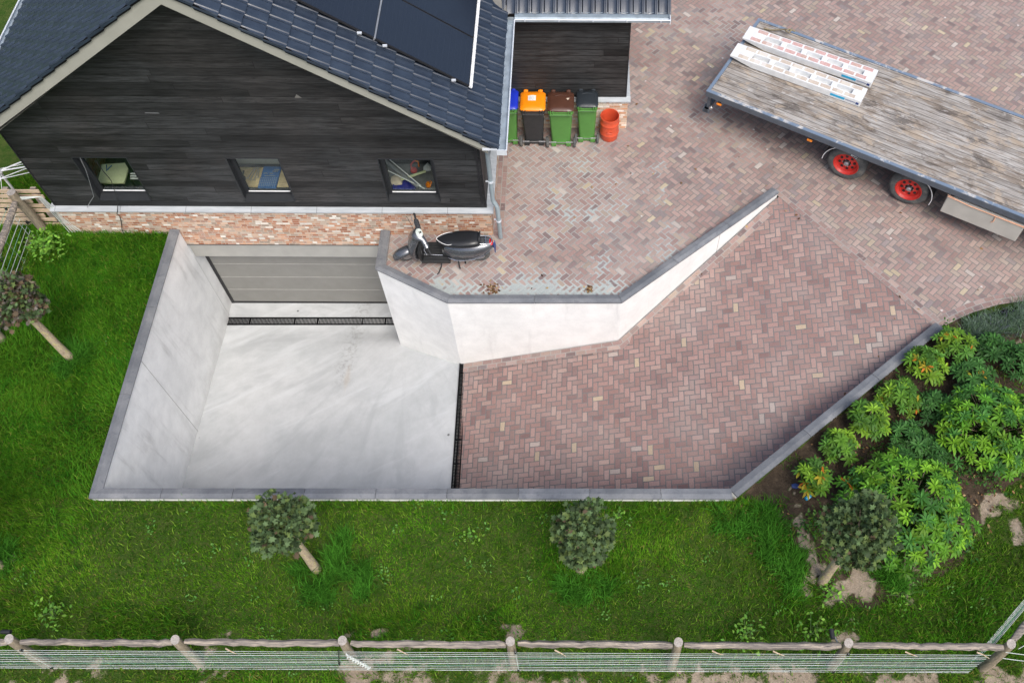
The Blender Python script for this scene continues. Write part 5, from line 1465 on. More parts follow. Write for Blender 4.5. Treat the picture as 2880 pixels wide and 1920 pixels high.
def net(name, label, p0, p1, lean, zs, vstep, thick, stakes, green=.4, mat2=None):
    """electric sheep netting: horizontal twines, thin uprights, black clips and spikes"""
    t = thing(name, label, "netting", (0, 0, 0))
    p0, p1 = Vector(p0), Vector(p1); d = p1 - p0; L = d.length; u = d / L; nn = Vector((-u.y, u.x, 0)) * lean
    r = random.Random(int(L * 100)); a = MB(); c = MB(); n = max(8, int(L / .55))
    tall = max(zs)
    for k, z in enumerate(zs):
        pts = [p0 + d * (i / n) + nn * (z / tall) + Vector((0, 0, z + r.uniform(-.010, .010) - .006)) for i in range(n + 1)]
        thickk = thick * (1.5 if k % 4 == 0 else 1)
        (a if k % 2 == 0 or k % 4 == 1 else c).tube(pts, thickk, 5)
    a.build("white_twine", M['wire'], t); c.build("green_twine", mat2 or M['wire_green'], t)
    v = MB(); m_ = int(L / vstep)
    for i in range(m_):
        q = p0 + d * (i / m_)
        v.tube([q + Vector((0, 0, zs[0])), q + nn * .5 + u * r.uniform(-.01, .01) + Vector((0, 0, tall * .5)), q + nn + u * r.uniform(-.015, .015) + Vector((0, 0, tall))], thick * .55, 4)
    v.build("upright_twine", mat2 or M['wire_green'], t)
    for s in stakes:
        q = p0 + u * s
        b = MB(); b.tube([q + Vector((0, 0, -.05)), q + nn + Vector((0, 0, tall + .04))], .004, 6); so = b.build("stake", M['wire'], t)
        b = MB()
        for z in (zs[0], tall): b.box(q + nn * (z / tall) + Vector((0, 0, z)), (.03, .03, .06))
        b.build("clip", M['black_plastic'], so)
    return t
ZS = [.03, .11, .20, .29, .38, .47, .56, .65, .74, .83, .92]
net("sheep_netting", "white and green electric netting stretched along the outside of the long fence", (-10.2, 2.86, 0), (5.80, 2.86, 0), .055, ZS, .17, .0030, [2.45, 9.35, 14.0])
net("sheep_netting", "electric netting on the inner side of the short fence at the right corner", (5.88, 3.02, 0), (8.4, 5.30, 0), .03, ZS[::2], .3, .0036, [2.6])
b = MB()
for z in (.94, .62): b.tube([(6.0, 2.95, z), (6.4, 2.90, z), (9.5, 2.88, z - .02)], .005, 5)
b.tube([(6.16, 2.98, 1.0), (6.6, 3.2, .97), (8.8, 5.1, .97)], .004, 5)
tag(b.build("fence_wire", M['wire']), "loose white electric wires running on past the corner post", "wire")
# bundle of twine where two lengths meet at a post
b = MB(); r5 = random.Random(4)
for k in range(9):
    z = .9 - k * .09; x = -3.22 + k * .018; b.tube([(x, 2.90, z), (x + .03, 2.87, z - .03), (x + .01, 2.85, z - .06), (x + .05, 2.88, z - .08)], .011, 5)
tag(b.build("twine_knot", M['wire']), "knotted bundle of white twine down one fence post, beside a dark cord", "twine")
b = MB(); b.tube([(-3.30, 2.92, 1.0), (-3.34, 2.88, .8), (-3.40, 2.86, .5), (-3.42, 2.86, .35)], .007, 5)
for k in range(4): b.lathe([(.0, 0), (.013, .01), (.0, .035)], (-3.39 - k * .012, 2.86, .55 - k * .07), n=6)
tag(b.build("dark_cord", M['black_plastic']), "dark knotted cord hanging beside the white twine bundle", "cord")
for x, y, lb in ((-8.06, 3.17, "small black spotlight on the fence post at the far left"), (3.62, 3.20, "small black spotlight on the fence post below the tree with soil ring")):
    t = thing("garden_spotlight", lb, "spotlight", (x, y, .84))
    b = MB(); b.lathe([(0, -.07), (.032, -.07), (.036, .06), (.03, .065), (0, .05)], (0, 0, .06), 'X' if x < 0 else 'Y', 14); b.build("housing", M['black_plastic'], t, smooth=40)
    b = MB(); b.tube([(0, 0, .04), (.05, -.05, .02), (.12 if x < 0 else .08, -.12, .0)], .012, 6); b.build("bracket", M['grey_metal'], t)

# left fence beside the house
fl = thing("corner_fence", "stout round fence post with rough rail at the left corner of the house", "fence", (0, 0, 0))
b = MB(); b.tube([(-10.44, 11.08, -.1), (-10.42, 11.04, .5), (-10.40, 10.97, 1.22)], [.086, .084, .08], 16); po = b.build("post", M['post'], fl, smooth=40)
b = MB(); b.lathe([(0, 1.226), (.078, 1.226), (.078, 1.229), (0, 1.229)], (-10.40, 10.97, 0), n=16); b.build("cut_top", M['post_top'], po)
b = log((-10.40, 10.92, 1.02), (-10.40, 8.6, .92), .058, .072, 55, wob=.02); b.build("rail", M['rail'], fl, smooth=60)
b = MB(); b.tube([(-10.40, 8.55, -.1), (-10.40, 8.55, 1.15)], .08, 14); b.build("post", M['post'], fl, smooth=40)
b = MB(); b.tube([(-10.36, 9.72, 1.0), (-10.29, 9.70, .95), (-10.33, 9.68, .85), (-10.45, 9.75, .9)], .012, 6); b.build("cord", M['black_plastic'], fl)
net("sheep_netting", "slack wire netting beside the left fence and the round tree", (-10.60, 10.95, 0), (-10.42, 7.0, 0), -.03, [.02, .13, .25, .37, .5, .63, .76, .9], .6, .0042, [.1])
pa = thing("pallet_panel", "pallet of pale boards standing between fence post and house", "pallet", (0, 0, 0))
for k in range(8):
    z = .06 + k * .135; x1 = -9.97 - .012 * k - (.0 if k > 5 else .15 * (k % 3)); r6 = random.Random(k)
    b = MB(); b.box((( -11.6 + x1) / 2, 11.17 + .002 * k, z), (x1 + 11.6, .022, .082), rot=Matrix.Rotation(r6.uniform(-.012, .012), 3, 'Y')); b.build("board", M['pallet'], pa)
for x in (-11.2, -10.72, -10.2):
    b = MB(); b.box((x, 11.24, .52), (.10, .09, 1.0)); b.build("bearer", M['rail'], pa)
b = MB()
for k in range(5): b.tube([(-10.36, 10.98, 1.08 - k * .02), (-10.05 + .02 * k, 11.05, 1.02), (-9.98 + .03 * k, 11.0, .75), (-9.92 + .03 * k, 10.98, .4), (-9.85 + .06 * k, 10.93, .08 + .02 * k)], .0055, 5)
tag(b.build("fence_wire", M['wire']), "grey wires looping from the corner post down to the house plinth", "wire")
for x, z, lb in ((-10.50, .98, "black insulator near the top of the corner post"), (-10.58, .32, "black insulator low on the corner post")):
    b = MB(); b.lathe([(0, -.04), (.02, -.035), (.03, 0), (.02, .035), (0, .04)], (x, 11.0, z), n=10); b.box((x + .03, 11.0, z), (.06, .02, .02)); tag(b.build("insulator", M['black_plastic'], smooth=40), lb, "insulator")
dr = thing("rotary_dryer", "white rotary clothes dryer arms on the grass behind the pallet", "clothes dryer", (-11.02, 11.72, 0))
b = MB(); b.tube([(0, 0, 0), (0, 0, 1.05)], .025, 10); b.lathe([(0, .92), (.05, .92), (.05, 1.02), (0, 1.02)], n=12); b.build("mast", M['white_metal'], dr, smooth=40)
for k, (dx, dy, dz) in enumerate(((.95, .42, .15), (.95, .10, .12), (-.9, .4, .15), (.1, -.22, -.02))):
    b = MB(); b.tube([(0, 0, .96), (dx, dy, .96 + dz)], .014, 6); b.build("arm", M['white_metal'], dr)
b = MB(); b.tube([(.08, -.16, .94), (.5, .02, 1.0), (1.0, .10, 1.06)], .008, 5); b.tube([(.08, -.18, .94), (1.0, .03, 1.03)], .007, 5); b.tube([(.0, .05, .97), (.5, .16, 1.0), (1.0, .18, 1.05)], .006, 5); b.tube([(.08, -.16, .94), (.0, -.38, .6)], .006, 5); b.build("line", M['white_metal'], dr)
# ------------------------------------------------------------------ vegetation
# grass: single blades, long and lush by the house and around the trunks, mown-short elsewhere
TUFTS = [(-3.75, 4.3, .75, 1.0), (.12, 4.05, .5, .8), (-8.95, 8.1, .5, .9), (-9.0, 4.45, .35, .7), (3.05, 5.25, .3, .8), (3.10, 4.75, .35, .9), (4.95, 4.25, .3, 1.0), (3.35, 4.3, .4, .8), (2.55, 5.25, .5, .6)]
def long_amt(x, y):
    a = np.clip((y - 7.5) / 3.0, 0, 1) * (x < -7.9) * .9
    a = np.maximum(a, np.clip((-7.4 - x) / 1.2, 0, 1) * .55 * np.clip((y - 3.4) / 1.5, 0, 1))
    a = np.maximum(a, np.clip((x - 2.0) / 1.5, 0, 1) * np.clip((5.2 - y) / 1.0, 0, 1) * .30)
    a = np.maximum(a, np.clip((y - 5.25) / .25, 0, 1) * (y < 5.6) * .38)
    a = np.maximum(a, np.clip((fbm(x * .9 + 5, y * .9 + 2, 3) - .55) * 4, 0, .5))
    return a
def grass_blades(n, seed):
    r = np.random.RandomState(seed)
    x = r.uniform(-12.0, 10.0, n); y = r.uniform(1.7, 12.4, n)
    ok = (~in_poly(x, y, [(-7.90, 11.3), (-7.90, 5.47), (2.56, 5.51), (6.66, 8.84), (6.9, 9.02), (7.3, 9.22), (8.4, 9.5), (12, 9.5), (12, 13), (-3, 13)])) & ~((y > 10.95) & (x > -9.9))
    # outside the picture there is no need for single blades
    ok &= ~((x > -7.4) & (y > 5.6) & (x < 2.5)) & (x > -8.35 - .33 * y) & (x < 6.9 + .22 * y)
    s = sandiness(x, y); inb = in_poly(x, y, BED)
    pk = np.clip(1.1 - s * 1.15, 0.05, 1); pk = np.where(inb, np.where(y < 5.2, .40, .16 * (fbm(x * 1.3 + 2, y * 1.3, 3) > .5)) * pk, pk)
    ok &= r.rand(n) < pk
    return x[ok], y[ok], r
def blade_mesh(x, y, ln, wd, r, tint, flow=None):
    n = len(x); z = ground_z(x, y) - .005
    az = r.uniform(0, 2 * np.pi, n)
    if flow is not None: az = np.where(r.rand(n) < .65, flow + r.normal(0, .55, n), az)
    lean = r.uniform(.25, 1.0, n)
    dx, dy = np.cos(az), np.sin(az)
    px, py = -dy, dx
    V = np.zeros((n, 5, 3))
    for k, (t, wf) in enumerate(((0, 1), (.55, .8))):
        hx = lean * t ** 1.6 * ln * .8; hz = ln * t * (1 - .35 * lean * t)
        V[:, 2 * k, 0] = x + dx * hx - px * wd * wf; V[:, 2 * k, 1] = y + dy * hx - py * wd * wf; V[:, 2 * k, 2] = z + hz
        V[:, 2 * k + 1, 0] = x + dx * hx + px * wd * wf; V[:, 2 * k + 1, 1] = y + dy * hx + py * wd * wf; V[:, 2 * k + 1, 2] = z + hz
    hx = lean * ln * .95; V[:, 4, 0] = x + dx * hx; V[:, 4, 1] = y + dy * hx; V[:, 4, 2] = z + ln * (1 - .55 * lean)
    b = np.arange(n)[:, None] * 5
    C = np.repeat(tint, 5, axis=0)
    return V.reshape(-1, 3), [b + np.array([[0, 1, 3, 2]]), b + np.array([[2, 3, 4]])], C
L = []
x, y, r = grass_blades(620000, 3)
la = long_amt(x, y)
n = len(x)
patch = fbm(x * .8 + 40, y * .8, 4); fine = fbm(x * 5 + 3, y * 5 + 8, 3)
ln = (.035 + .035 * r.rand(n)) * (1 + 2.6 * la) * (.7 + .6 * fine)
wd = .0034 + .0022 * r.rand(n)
c0 = np.array([.050, .175, .006]); c1 = np.array([.120, .215, .014]); c2 = np.array([.022, .085, .006]); c3 = np.array([.22, .20, .05])
k = np.clip(r.rand(n) * .55 + (patch - .40) * 1.0, 0, 1)[:, None]
tint = c0 * (1 - k) + c1 * k
kd = (np.clip(la * .75, 0, .7) * r.rand(n))[:, None]; tint = tint * (1 - kd) + np.array([.032, .150, .008]) * kd
dark = (np.clip((.44 - fine) * 4, 0, 1) * .8)[:, None]; tint = tint * (1 - dark) + c2 * dark
dry = r.rand(n) < .05 + .10 * (y < 2.9); tint[dry] = c3 * r.uniform(.6, 1.1, (dry.sum(), 1))
tint *= r.uniform(.65, 1.5, (n, 1)) * (.8 + .5 * np.clip((fbm(x * 2.3 + 60, y * 2.3, 3) - .3) * 2, 0, 1))[:, None]
L.append(blade_mesh(x, y, ln, wd, r, tint, flow=fbm(x * .35, y * .35, 2) * 14))
kk = np.random.RandomState(5).rand(len(x)) < .09
lm = np.random.RandomState(8); nk = int(kk.sum())
bt = np.where(lm.rand(nk, 1) < .55, np.array([.16, .27, .03]), np.array([.03, .10, .008])) * lm.uniform(.7, 1.3, (nk, 1))
L.append(blade_mesh(x[kk], y[kk], (.07 + .07 * lm.rand(nk)) * (1 + .8 * la[kk]), .0045 + .003 * lm.rand(nk), lm, bt))
# long strands
m_ = 46000
xx = []; yy = []
rr_ = np.random.RandomState(21)
x = rr_.uniform(-10.6, -7.9, 90000); y = rr_.uniform(5.5, 11.0, 90000)
ok = (rr_.rand(90000) < long_amt(x, y) * .42) & (x > -10.45) & (sandiness(x, y) < .5)
xx.append(x[ok]); yy.append(y[ok])
x = rr_.uniform(-8.6, 6.6, 60000); y = rr_.uniform(3.2, 5.5, 60000)
ok = (rr_.rand(60000) < long_amt(x, y) ** 1.5 * .45) & (sandiness(x, y) < .4) & ~in_poly(x, y, BED)
xx.append(x[ok]); yy.append(y[ok])
x = np.concatenate(xx); y = np.concatenate(yy); n = len(x)
cl = fbm(x * 2.2 + 1, y * 2.2, 3)
ln = (.10 + .14 * rr_.rand(n)) * (.6 + .9 * cl); wd = .0038 + .0024 * rr_.rand(n)
tint = np.array([.040, .165, .010])[None] * rr_.uniform(.65, 1.5, (n, 1)) + np.array([.06, .07, .006])[None] * rr_.rand(n, 1) * (cl[:, None] > .5)
L.append(blade_mesh(x, y, ln, wd, rr_, tint, flow=fbm(x * .5 + 7, y * .5, 2) * 13 + 3.4))
for cx, cy, rad, am in TUFTS:
    # several arching clumps of strands rather than one cushion
    nc2 = int(7 + 10 * rad); ca = rr_.uniform(0, 2 * np.pi, nc2); cq = rad * np.sqrt(rr_.rand(nc2)) * .75
    n = int(1300 * am * (rad / .5) ** 1.2)
    w_ = rr_.randint(nc2, size=n)
    x = cx + cq[w_] * np.cos(ca[w_]) + rr_.normal(0, .07, n); y = cy + cq[w_] * np.sin(ca[w_]) + rr_.normal(0, .07, n)
    a = np.arctan2(y - cy, x - cx) * .6 + ca[w_] * .4 + rr_.normal(0, .4, n)
    ok = (y < 5.46) | (x < -7.95)
    x, y, a = x[ok], y[ok], a[ok]; n = len(x)
    ln = (.14 + .24 * rr_.rand(n) ** 1.5) * (.6 + .5 * am); wd = .0035 + .0028 * rr_.rand(n)
    tint = np.array([.044, .150, .014])[None] * rr_.uniform(.45, 2.0, (n, 1))
    L.append(blade_mesh(x, y, ln, wd, rr_, tint, flow=a))
V, F, C = merge(L)
tag(np_mesh("grass", V, F, M['grass'], cols=C), "lush green lawn grass, long by the house and tufted round the trunks", "grass", kind="stuff")

# leaf templates (local X along the leaf, Z up)
LANCE = np.array([(0, 0, 0), (.18, .065, .02), (.18, -.065, .02), (.5, .145, .05), (.5, -.145, .05), (.5, 0, .02), (.8, .10, .02), (.8, -.10, .02), (1, 0, -.05), (.18, 0, 0), (.8, 0, 0)])
LANCE_F = [np.array([[9, 5, 3, 1], [5, 9, 2, 4], [5, 10, 6, 3], [10, 5, 4, 7]]), np.array([[0, 9, 1], [0, 2, 9], [10, 8, 6], [10, 7, 8]])]
MAPLE = np.array([(0, 0, 0), (.25, .10, .0), (.30, .48, -.06), (.52, .26, .03), (.72, .40, -.02), (.74, .14, .03), (1.0, 0, -.08), (.74, -.14, .03), (.72, -.40, -.02), (.52, -.26, .03), (.30, -.48, -.06), (.25, -.10, 0), (.5, 0, .06)])
MAPLE_F = [np.array([[12, i, i + 1] for i in range(0, 11)] + [[12, 11, 0]])]
OVAL = np.array([(0, 0, 0), (.35, .26, .04), (.35, -.26, .04), (.7, .22, .02), (.7, -.22, .02), (1, 0, -.06), (.5, 0, 0)])
OVAL_F = [np.array([[0, 6, 1], [0, 2, 6], [6, 3, 1], [6, 2, 4], [6, 5, 3], [6, 4, 5]])]

def round_tree(x, y, zc, rx, rz, label, seed, tilt=(0, 0), tint=None):
    t = thing("round_tree", label, "tree", (x, y, -.03), 0, "small round headed trees on the lawn")
    r = np.random.RandomState(seed); rd = random.Random(seed)
    b = MB(); top = Vector((tilt[0], tilt[1], zc - rz * .2))
    pts = [Vector((0, 0, -.05)), top * .3 + Vector((rd.uniform(-.01, .01), 0, 0)), top * .6 + Vector((0, rd.uniform(-.012, .012), 0)), top]
    b.tube(pts, [.082, .068, .062, .05], 14)
    tk = b.build("trunk", M['bark'], t, smooth=60)
    b = MB()
    for k in range(9):
        a = 2 * math.pi * k / 9 + rd.uniform(-.3, .3); e = rd.uniform(-.2, .9)
        d = Vector((math.cos(a) * math.cos(e) * rx, math.sin(a) * math.cos(e) * rx, math.sin(e) * rz)) * .85
        b.tube([top * .92, top + d * .45 + Vector((0, 0, .04)), top + Vector((0, 0, rz * .2)) + d], [.024, .014, .005], 6)
    b.build("limb", M['bark'], tk, smooth=60)
    # clumps of leaves with gaps between
    cen = np.array([tilt[0], tilt[1], zc])
    nc_ = 64
    d = r.normal(size=(nc_, 3)); d /= np.linalg.norm(d, axis=1, keepdims=True)
    cp = d * np.array([rx, rx, rz]) * r.uniform(.55, 1.0, (nc_, 1)) * (1 + .20 * r.normal(size=(nc_, 1)))
    per = 34; P = np.repeat(cp, per, axis=0) + r.normal(size=(nc_ * per, 3)) * np.array([.09, .09, .08]) * (rx / .45)
    n = len(P)
    o = P / np.array([rx, rx, rz]); ol = np.linalg.norm(o, axis=1, keepdims=True)
    P = np.where(ol > 1.22, P / ol * 1.22, P)
    dirs = o / np.maximum(ol, .1) * .7 + r.normal(size=(n, 3)) * .6 + np.array([0, 0, -.15])
    RMx = frames(dirs, r.normal(0, .7, n))
    S_ = r.uniform(.055, .125, n)
    ct = np.array([.062, .100, .040])[None] * r.uniform(.45, 1.9, (n, 1)); yl = r.rand(n) < .24; ct[yl] = np.array([.105, .150, .045]) * r.uniform(.7, 1.4, (yl.sum(), 1))
    br = r.rand(n) < (.34 if tint else .04); ct[br] = np.array([.115, .082, .05]) * r.uniform(.6, 1.4, (br.sum(), 1))
    if tint: gp = r.rand(n) < .2; ct[gp] = np.array([.15, .13, .11]) * r.uniform(.6, 1.2, (gp.sum(), 1))
    V, F, C = scatter(MAPLE, MAPLE_F, P + cen, RMx, S_, ct)
    np_mesh("crown", V, F, M['leaf_dull'], parent=t, cols=C)
    return t
round_tree(-9.02, 8.15, 1.78, .34, .40, "round headed tree with brownish mottled crown beside the left fence", 1, (-.14, .06), True)
round_tree(-4.08, 4.37, 1.74, .37, .38, "round headed tree leaning left of its trunk with big grass tuft", 2, (-.10, .12))
round_tree(.06, 4.36, 1.50, .335, .62, "narrow round headed tree overlapping the coping, trunk mostly hidden", 3, (.03, .10))
round_tree(3.83, 4.22, 1.90, .41, .46, "round headed tree on bare soil in front of the big rhododendron", 4, (.12, .16))
round_tree(-9.03, 4.38, 1.75, .44, .5, "round headed tree at the left picture edge, only its trunk foot showing", 5, (-.02, .05))

def rosette_bush(name, label, x, y, zc, rx, ry, rz, nros, leaf, seed, cols, hot=0, nl=9, group=None, low=.0, cat="shrub"):
    t = thing(name, label, cat, (x, y, -.02), 0, group)
    r = np.random.RandomState(seed)
    # rosettes spread over a lumpy dome
    d = []
    i = 0
    while len(d) < nros:
        i += 1
        z = 1 - (i % (nros * 2)) / (nros * 2) * (1 + low); a = i * 2.399963 + r.normal(0, .25)
        z = np.clip(z + r.normal(0, .05), -low, 1)
        q = math.sqrt(max(0, 1 - z * z)); d.append((q * math.cos(a), q * math.sin(a), z))
        if i > nros * 4: break
    d = np.array(d[:nros]); keepi = r.permutation(len(d)); d = d[keepi]
    lump = 1 + .09 * np.sin(d[:, 0] * 5 + seed) * np.cos(d[:, 1] * 4 + seed * 2) + r.normal(0, .045, len(d))
    cp = d * np.array([rx, ry, rz]) * lump[:, None]; cp[:, 2] += zc
    cp[:, 2] = np.maximum(cp[:, 2], .06)
    b = MB()
    for k in range(0, len(cp)):
        p = Vector(cp[k]); b.tube([(0, 0, 0), (p.x * .35, p.y * .35, p.z * .55), tuple(p)], [.012, .008, .004], 4, cap=False)
    b.build("stems", M['bark'], t)
    P, D, SP, CC, SZ = [], [], [], [], []
    hotk = np.where(r.rand(len(cp)) < min(1, hot * .9), .45, hot * .06)
    for k in range(len(cp)):
        up = d[k] * .8 + np.array([0, 0, .65]) + r.normal(0, .18, 3); up /= np.linalg.norm(up)
        s = np.cross(up, [.3, .9, .1]); s /= np.linalg.norm(s); tt = np.cross(up, s)
        lsz = r.uniform(.72, 1.18)
        base = np.array(cols[r.randint(len(cols))]) * r.uniform(.6, 1.35) * (1.0 + .25 * max(0, d[k][2] - .3))  # rosettes near the top coloured lighter, as if lit from above
        for ring, (m_, el) in enumerate(((nl, r.uniform(-.08, .12)), (nl // 2, r.uniform(.5, .8)))):
            ph = r.uniform(0, 6.28)
            for j in range(m_):
                a = ph + 2 * math.pi * j / m_ + r.normal(0, .07)
                D.append((s * math.cos(a) + tt * math.sin(a)) * math.cos(el) + up * math.sin(el)); P.append(cp[k])
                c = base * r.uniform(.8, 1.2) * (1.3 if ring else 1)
                if hot and r.rand() < (hotk[k] if ring == 0 else hotk[k] * .15): c = np.array([(.40, .36, .03), (.36, .34, .03), (.46, .34, .03), (.52, .17, .02)][r.randint(4)]) * r.uniform(.7, 1.1)
                CC.append(c); SZ.append(leaf * r.uniform(.8, 1.1) * lsz * (.62 if ring else 1)); SP.append(r.normal(0, .25))
    # inner leaves fill the depth, coloured darker for the shade inside the dome
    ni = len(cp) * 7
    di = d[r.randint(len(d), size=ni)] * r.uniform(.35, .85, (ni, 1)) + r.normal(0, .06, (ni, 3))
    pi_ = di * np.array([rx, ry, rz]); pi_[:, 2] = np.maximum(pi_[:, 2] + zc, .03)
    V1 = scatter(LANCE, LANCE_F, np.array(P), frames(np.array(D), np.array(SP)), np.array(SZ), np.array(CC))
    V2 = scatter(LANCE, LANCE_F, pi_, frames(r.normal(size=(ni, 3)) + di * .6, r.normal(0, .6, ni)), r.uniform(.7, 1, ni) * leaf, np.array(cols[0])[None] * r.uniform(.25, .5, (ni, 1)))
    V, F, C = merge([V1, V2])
    np_mesh("foliage", V, F, M['leaf'], parent=t, cols=C)
    return t
GR = [(.062, .175, .016), (.090, .225, .018), (.040, .125, .022), (.125, .265, .018)]
GY = [(.085, .190, .020), (.130, .240, .020), (.060, .150, .022)]
DK = [(.036, .105, .024), (.045, .125, .026)]
rosette_bush("rhododendron", "largest domed rhododendron with bright green rosettes beside the round tree", 5.25, 5.22, .10, 1.02, 1.04, .84, 230, .148, 31, GR, hot=0, nl=9, low=.1)
rosette_bush("rhododendron", "second large rhododendron dome at the right edge behind the biggest one", 6.95, 6.65, .10, 1.02, .90, .80, 200, .148, 32, GR, hot=0, nl=9, low=.1)
SM = [(7.35, 8.35, .30, .26, "low green rhododendron at the foot of the lavender near the right edge", .03, DK), (5.95, 6.35, .30, .24, "low dark rhododendron filling the gap between the two big domes", .0, DK), (3.85, 5.86, .30, .34, "small rhododendron with yellow lower leaves next to the drink can", .22, GY), (4.33, 6.41, .32, .36, "small rhododendron with few yellow leaves, second along the slanting coping", .08, GY), (4.88, 6.89, .36, .44, "upright small rhododendron with orange leaves, third along the coping", .10, GY), (5.50, 7.32, .40, .36, "small rhododendron with one red leaf cluster in mid bed", .14, GY), (6.08, 7.95, .38, .42, "small rhododendron with most orange and red leaves by the coping", .24, GY), (6.66, 8.36, .40, .40, "small rhododendron with red leaf close to the lavender", .20, GY), (6.88, 7.75, .40, .34, "dull green small rhododendron below the lavender with yellow foot leaves", .06, DK), (5.52, 6.58, .36, .30, "dark green low rhododendron shaded between the domes", .0, DK), (6.10, 7.15, .34, .30, "dark small rhododendron left of the second large dome", .02, DK), (7.75, 8.05, .42, .36, "darkest small rhododendron at the right picture edge", .03, DK), (4.55, 5.55, .38, .30, "low leafy rhododendron behind the round tree crown", .04, GR)]
for k, (x, y, rad, h, lb, hot, cols) in enumerate(SM):
    rosette_bush("rhododendron", lb, x, y, .12, rad * .95, rad * .95, h, 20 if rad < .35 else 26, .15, 50 + k, cols, hot=hot, nl=9, group="small rhododendrons in the bed", low=.05)

# lavender hedge strip
def lavender():
    r = np.random.RandomState(9); path = [(6.95, 8.83), (7.4, 9.02), (7.9, 9.15), (8.45, 9.25), (9.2, 9.27), (10.4, 9.25)]
    X_, Y_ = [], []
    for i in range(len(path) - 1):
        m_ = int(950 * math.dist(path[i], path[i + 1]) / .5)
        t = r.rand(m_); w_ = r.normal(0, .15, m_)
        X_.append(path[i][0] + (path[i + 1][0] - path[i][0]) * t + w_ * .3); Y_.append(path[i][1] + (path[i + 1][1] - path[i][1]) * t + w_ - .12)
    x = np.concatenate(X_); y = np.concatenate(Y_); n = len(x)
    ln = r.uniform(.16, .38, n); wd = r.uniform(.003, .0055, n)
    c = np.array([.125, .185, .130])[None] * r.uniform(.5, 1.5, (n, 1)); g_ = r.rand(n) < .3; c[g_] = np.array([.05, .11, .035]) * r.uniform(.6, 1.3, (g_.sum(), 1)); p_ = r.rand(n) < .05; c[p_] = np.array([.09, .07, .16])
    hx = fbm(x * 2.2, y * 2.2, 2) * 14
    V, F, C = blade_mesh(x, y, ln, wd, r, c, flow=hx)
    tag(np_mesh("lavender", V, F, M['leaf_dull'], cols=C), "grey green lavender hedge along the curved paving edge", "lavender")
lavender()

# weeds and clover scattered through the lawn
def weed_geo(spots, seed, cols, size, per, spread, height):
    r = np.random.RandomState(seed); L = []
    for (x, y) in spots:
        n = int(per * r.uniform(.6, 1.5)); q = r.normal(0, spread, (n, 2))
        P = np.column_stack([x + q[:, 0], y + q[:, 1], r.uniform(.02, height, n)])
        ok = ~in_poly(P[:, 0], P[:, 1], PITBIG); P = P[ok]; n = len(P)
        if n == 0: continue
        a = r.uniform(0, 6.28, n); D_ = np.column_stack([np.cos(a), np.sin(a), r.uniform(-.2, .5, n)])
        c = np.array(cols)[r.randint(len(cols), size=n)] * r.uniform(.7, 1.2, (n, 1))
        L.append(scatter(OVAL, OVAL_F, P, frames(D_, r.normal(0, .4, n)), r.uniform(.6, 1.2, n) * size, c))
    return merge(L)
WS = [(-6.84, 4.97), (-2.11, 5.22), (-1.41, 4.43), (-1.73, 4.45), (-1.5, 5.04), (-.76, 4.23), (-.1, 4.37), (1.02, 4.1), (1.39, 4.17), (.81, 5.16), (-3.03, 4.35), (-2.95, 4.22), (-8.51, 8.52), (-8.33, 10.27), (3.78, 4.05), (3.47, 5.1), (3.56, 4.95), (6.21, 3.89), (6.32, 3.79), (5.29, 4.19), (5.76, 3.66), (-2.24, 5.44), (-2.59, 5.47), (-8.57, 4.19), (-6.2, 5.35), (4.2, 3.55), (-4.6, 5.2), (2.1, 4.6), (-8.4, 7.2), (-5.9, 3.9), (.4, 3.7)]
rW = np.random.RandomState(2)
WS += [(rW.uniform(-8, 6), rW.uniform(3.2, 5.3)) for _ in range(40)]
WS += [(rW.uniform(-8, 6.5), rW.uniform(2.2, 2.85)) for _ in range(22)]
V, F, C = weed_geo(WS, 4, [(.10, .26, .045), (.14, .30, .06), (.07, .20, .03)], .045, 9, .06, .09)
tag(np_mesh("weeds", V, F, M['leaf'], cols=C), "small bright green weeds and clover dotted through the lawn", "weeds", kind="stuff")
for sp, lb, per, spr, h, sz in (((-1.70, 4.90), "bright pale green round-leaved weed in the middle of the lawn", 34, .075, .12, .06), ((-10.12, 10.55), "yellow green bushy weed at the foot of the corner post", 260, .16, .42, .075), ((-7.93, 3.62), "tall light green weed standing inside the fence at bottom left", 60, .10, .34, .07), ((2.55, 3.38), "light green leafy weed by the fence post below the third tree", 60, .13, .26, .07), ((3.55, 3.40), "light green weed just right of the spotlight post", 60, .14, .26, .07), ((.66, 5.25), "yellow green stalky weed beside the narrow round tree", 26, .05, .2, .055), ((5.0, 4.0), "yellow green weed on the bare soil ring", 40, .12, .12, .06), ((3.95, 4.02), "broad leaved weed at the foot of the soil ring trunk", 30, .08, .12, .075)):
    V, F, C = weed_geo([sp], int(abs(sp[0]) * 100), [(.15, .34, .04), (.20, .38, .05), (.11, .28, .035)], sz, per, spr, h)
    t = thing("weed_plant", lb, "weed", (sp[0], sp[1], 0))
    np_mesh("foliage", V - np.array([sp[0], sp[1], 0]), F, M['leaf'], parent=t, cols=C)
    b = MB(); rS = random.Random(per)
    for k in range(7): b.tube([(0, 0, -.03), (rS.gauss(0, spr * .4), rS.gauss(0, spr * .4), h * .5), (rS.gauss(0, spr), rS.gauss(0, spr), h * .9)], [.006, .004, .002], 5)
    b.build("stems", M['stem'], t)
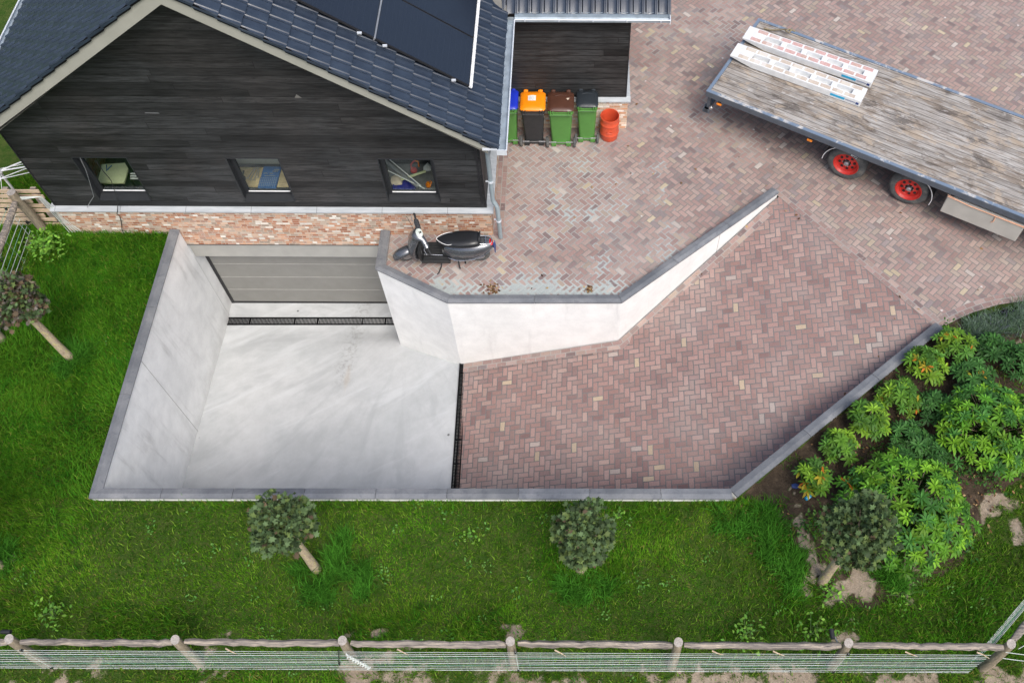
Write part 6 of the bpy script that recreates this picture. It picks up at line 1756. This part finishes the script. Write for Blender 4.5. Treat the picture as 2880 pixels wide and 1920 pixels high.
# low green undergrowth creeping over the bed earth
rU = np.random.RandomState(31)
UG = [(rU.uniform(2.9, 8.2), rU.uniform(4.0, 9.0)) for _ in range(620)]
UG = [q for q in UG if in_poly(np.array([q[0]]), np.array([q[1]]), BED)[0] and not (q[1] < 5.0 and q[0] < 4.9) and (fbm(np.array([q[0] * 1.1]), np.array([q[1] * 1.1]), 3)[0] > .46)]
V, F, C = weed_geo(UG, 14, [(.035, .115, .018), (.055, .150, .022), (.028, .085, .018), (.09, .19, .03)], .06, 13, .085, .10)
tag(np_mesh("undergrowth", V, F, M['leaf'], cols=C), "low green undergrowth creeping over the earth between the shrubs", "undergrowth", kind="stuff")
# dead leaves blown onto the paving and the earth
def dead_leaves():
    r = np.random.RandomState(6); P = []
    for x, y, n, s, z in ((-1.62, 9.72, 46, .07, .012), (.2, 9.72, 30, .05, .012), (2.33, 10.08, 3, .05, .01), (4.24, 11.6, 3, .1, .01), (3.28, 11.25, 2, .05, .01), (4.7, 13.7, 6, .35, .01), (-.9, 9.62, 10, .2, .01), (5.6, 6.9, 120, .5, .01), (6.6, 5.8, 70, .35, .01), (4.9, 6.2, 90, .4, .01), (3.0, 5.2, 80, .22, .03), (2.8, 12.4, 8, .8, .01), (6.5, 9.8, 8, .8, .01), (1.2, 12.3, 8, 1.0, .01)):
        q = r.normal(0, s, (n, 2)); P.append(np.column_stack([x + q[:, 0], y + q[:, 1], np.full(n, z) + r.rand(n) * .012]))
    P = np.concatenate(P); P = P[~((P[:, 1] < 9.50) & (P[:, 0] < 2) & (P[:, 1] > 5.5))]; n = len(P); a = r.uniform(0, 6.28, n)
    D_ = np.column_stack([np.cos(a), np.sin(a), r.uniform(-.1, .25, n)])
    c = np.array([(.16, .085, .04), (.24, .14, .06), (.09, .05, .03), (.40, .28, .13)])[r.randint(4, size=n)] * r.uniform(.7, 1.2, (n, 1))
    V, F, C = scatter(OVAL, OVAL_F, P, frames(D_, r.normal(0, .5, n)), r.uniform(.035, .075, n), c)
    tag(np_mesh("leaf_litter", V, F, M['leaf_dull'], cols=C), "dry brown leaves lying on the paving and bed earth", "leaves", kind="stuff")
dead_leaves()
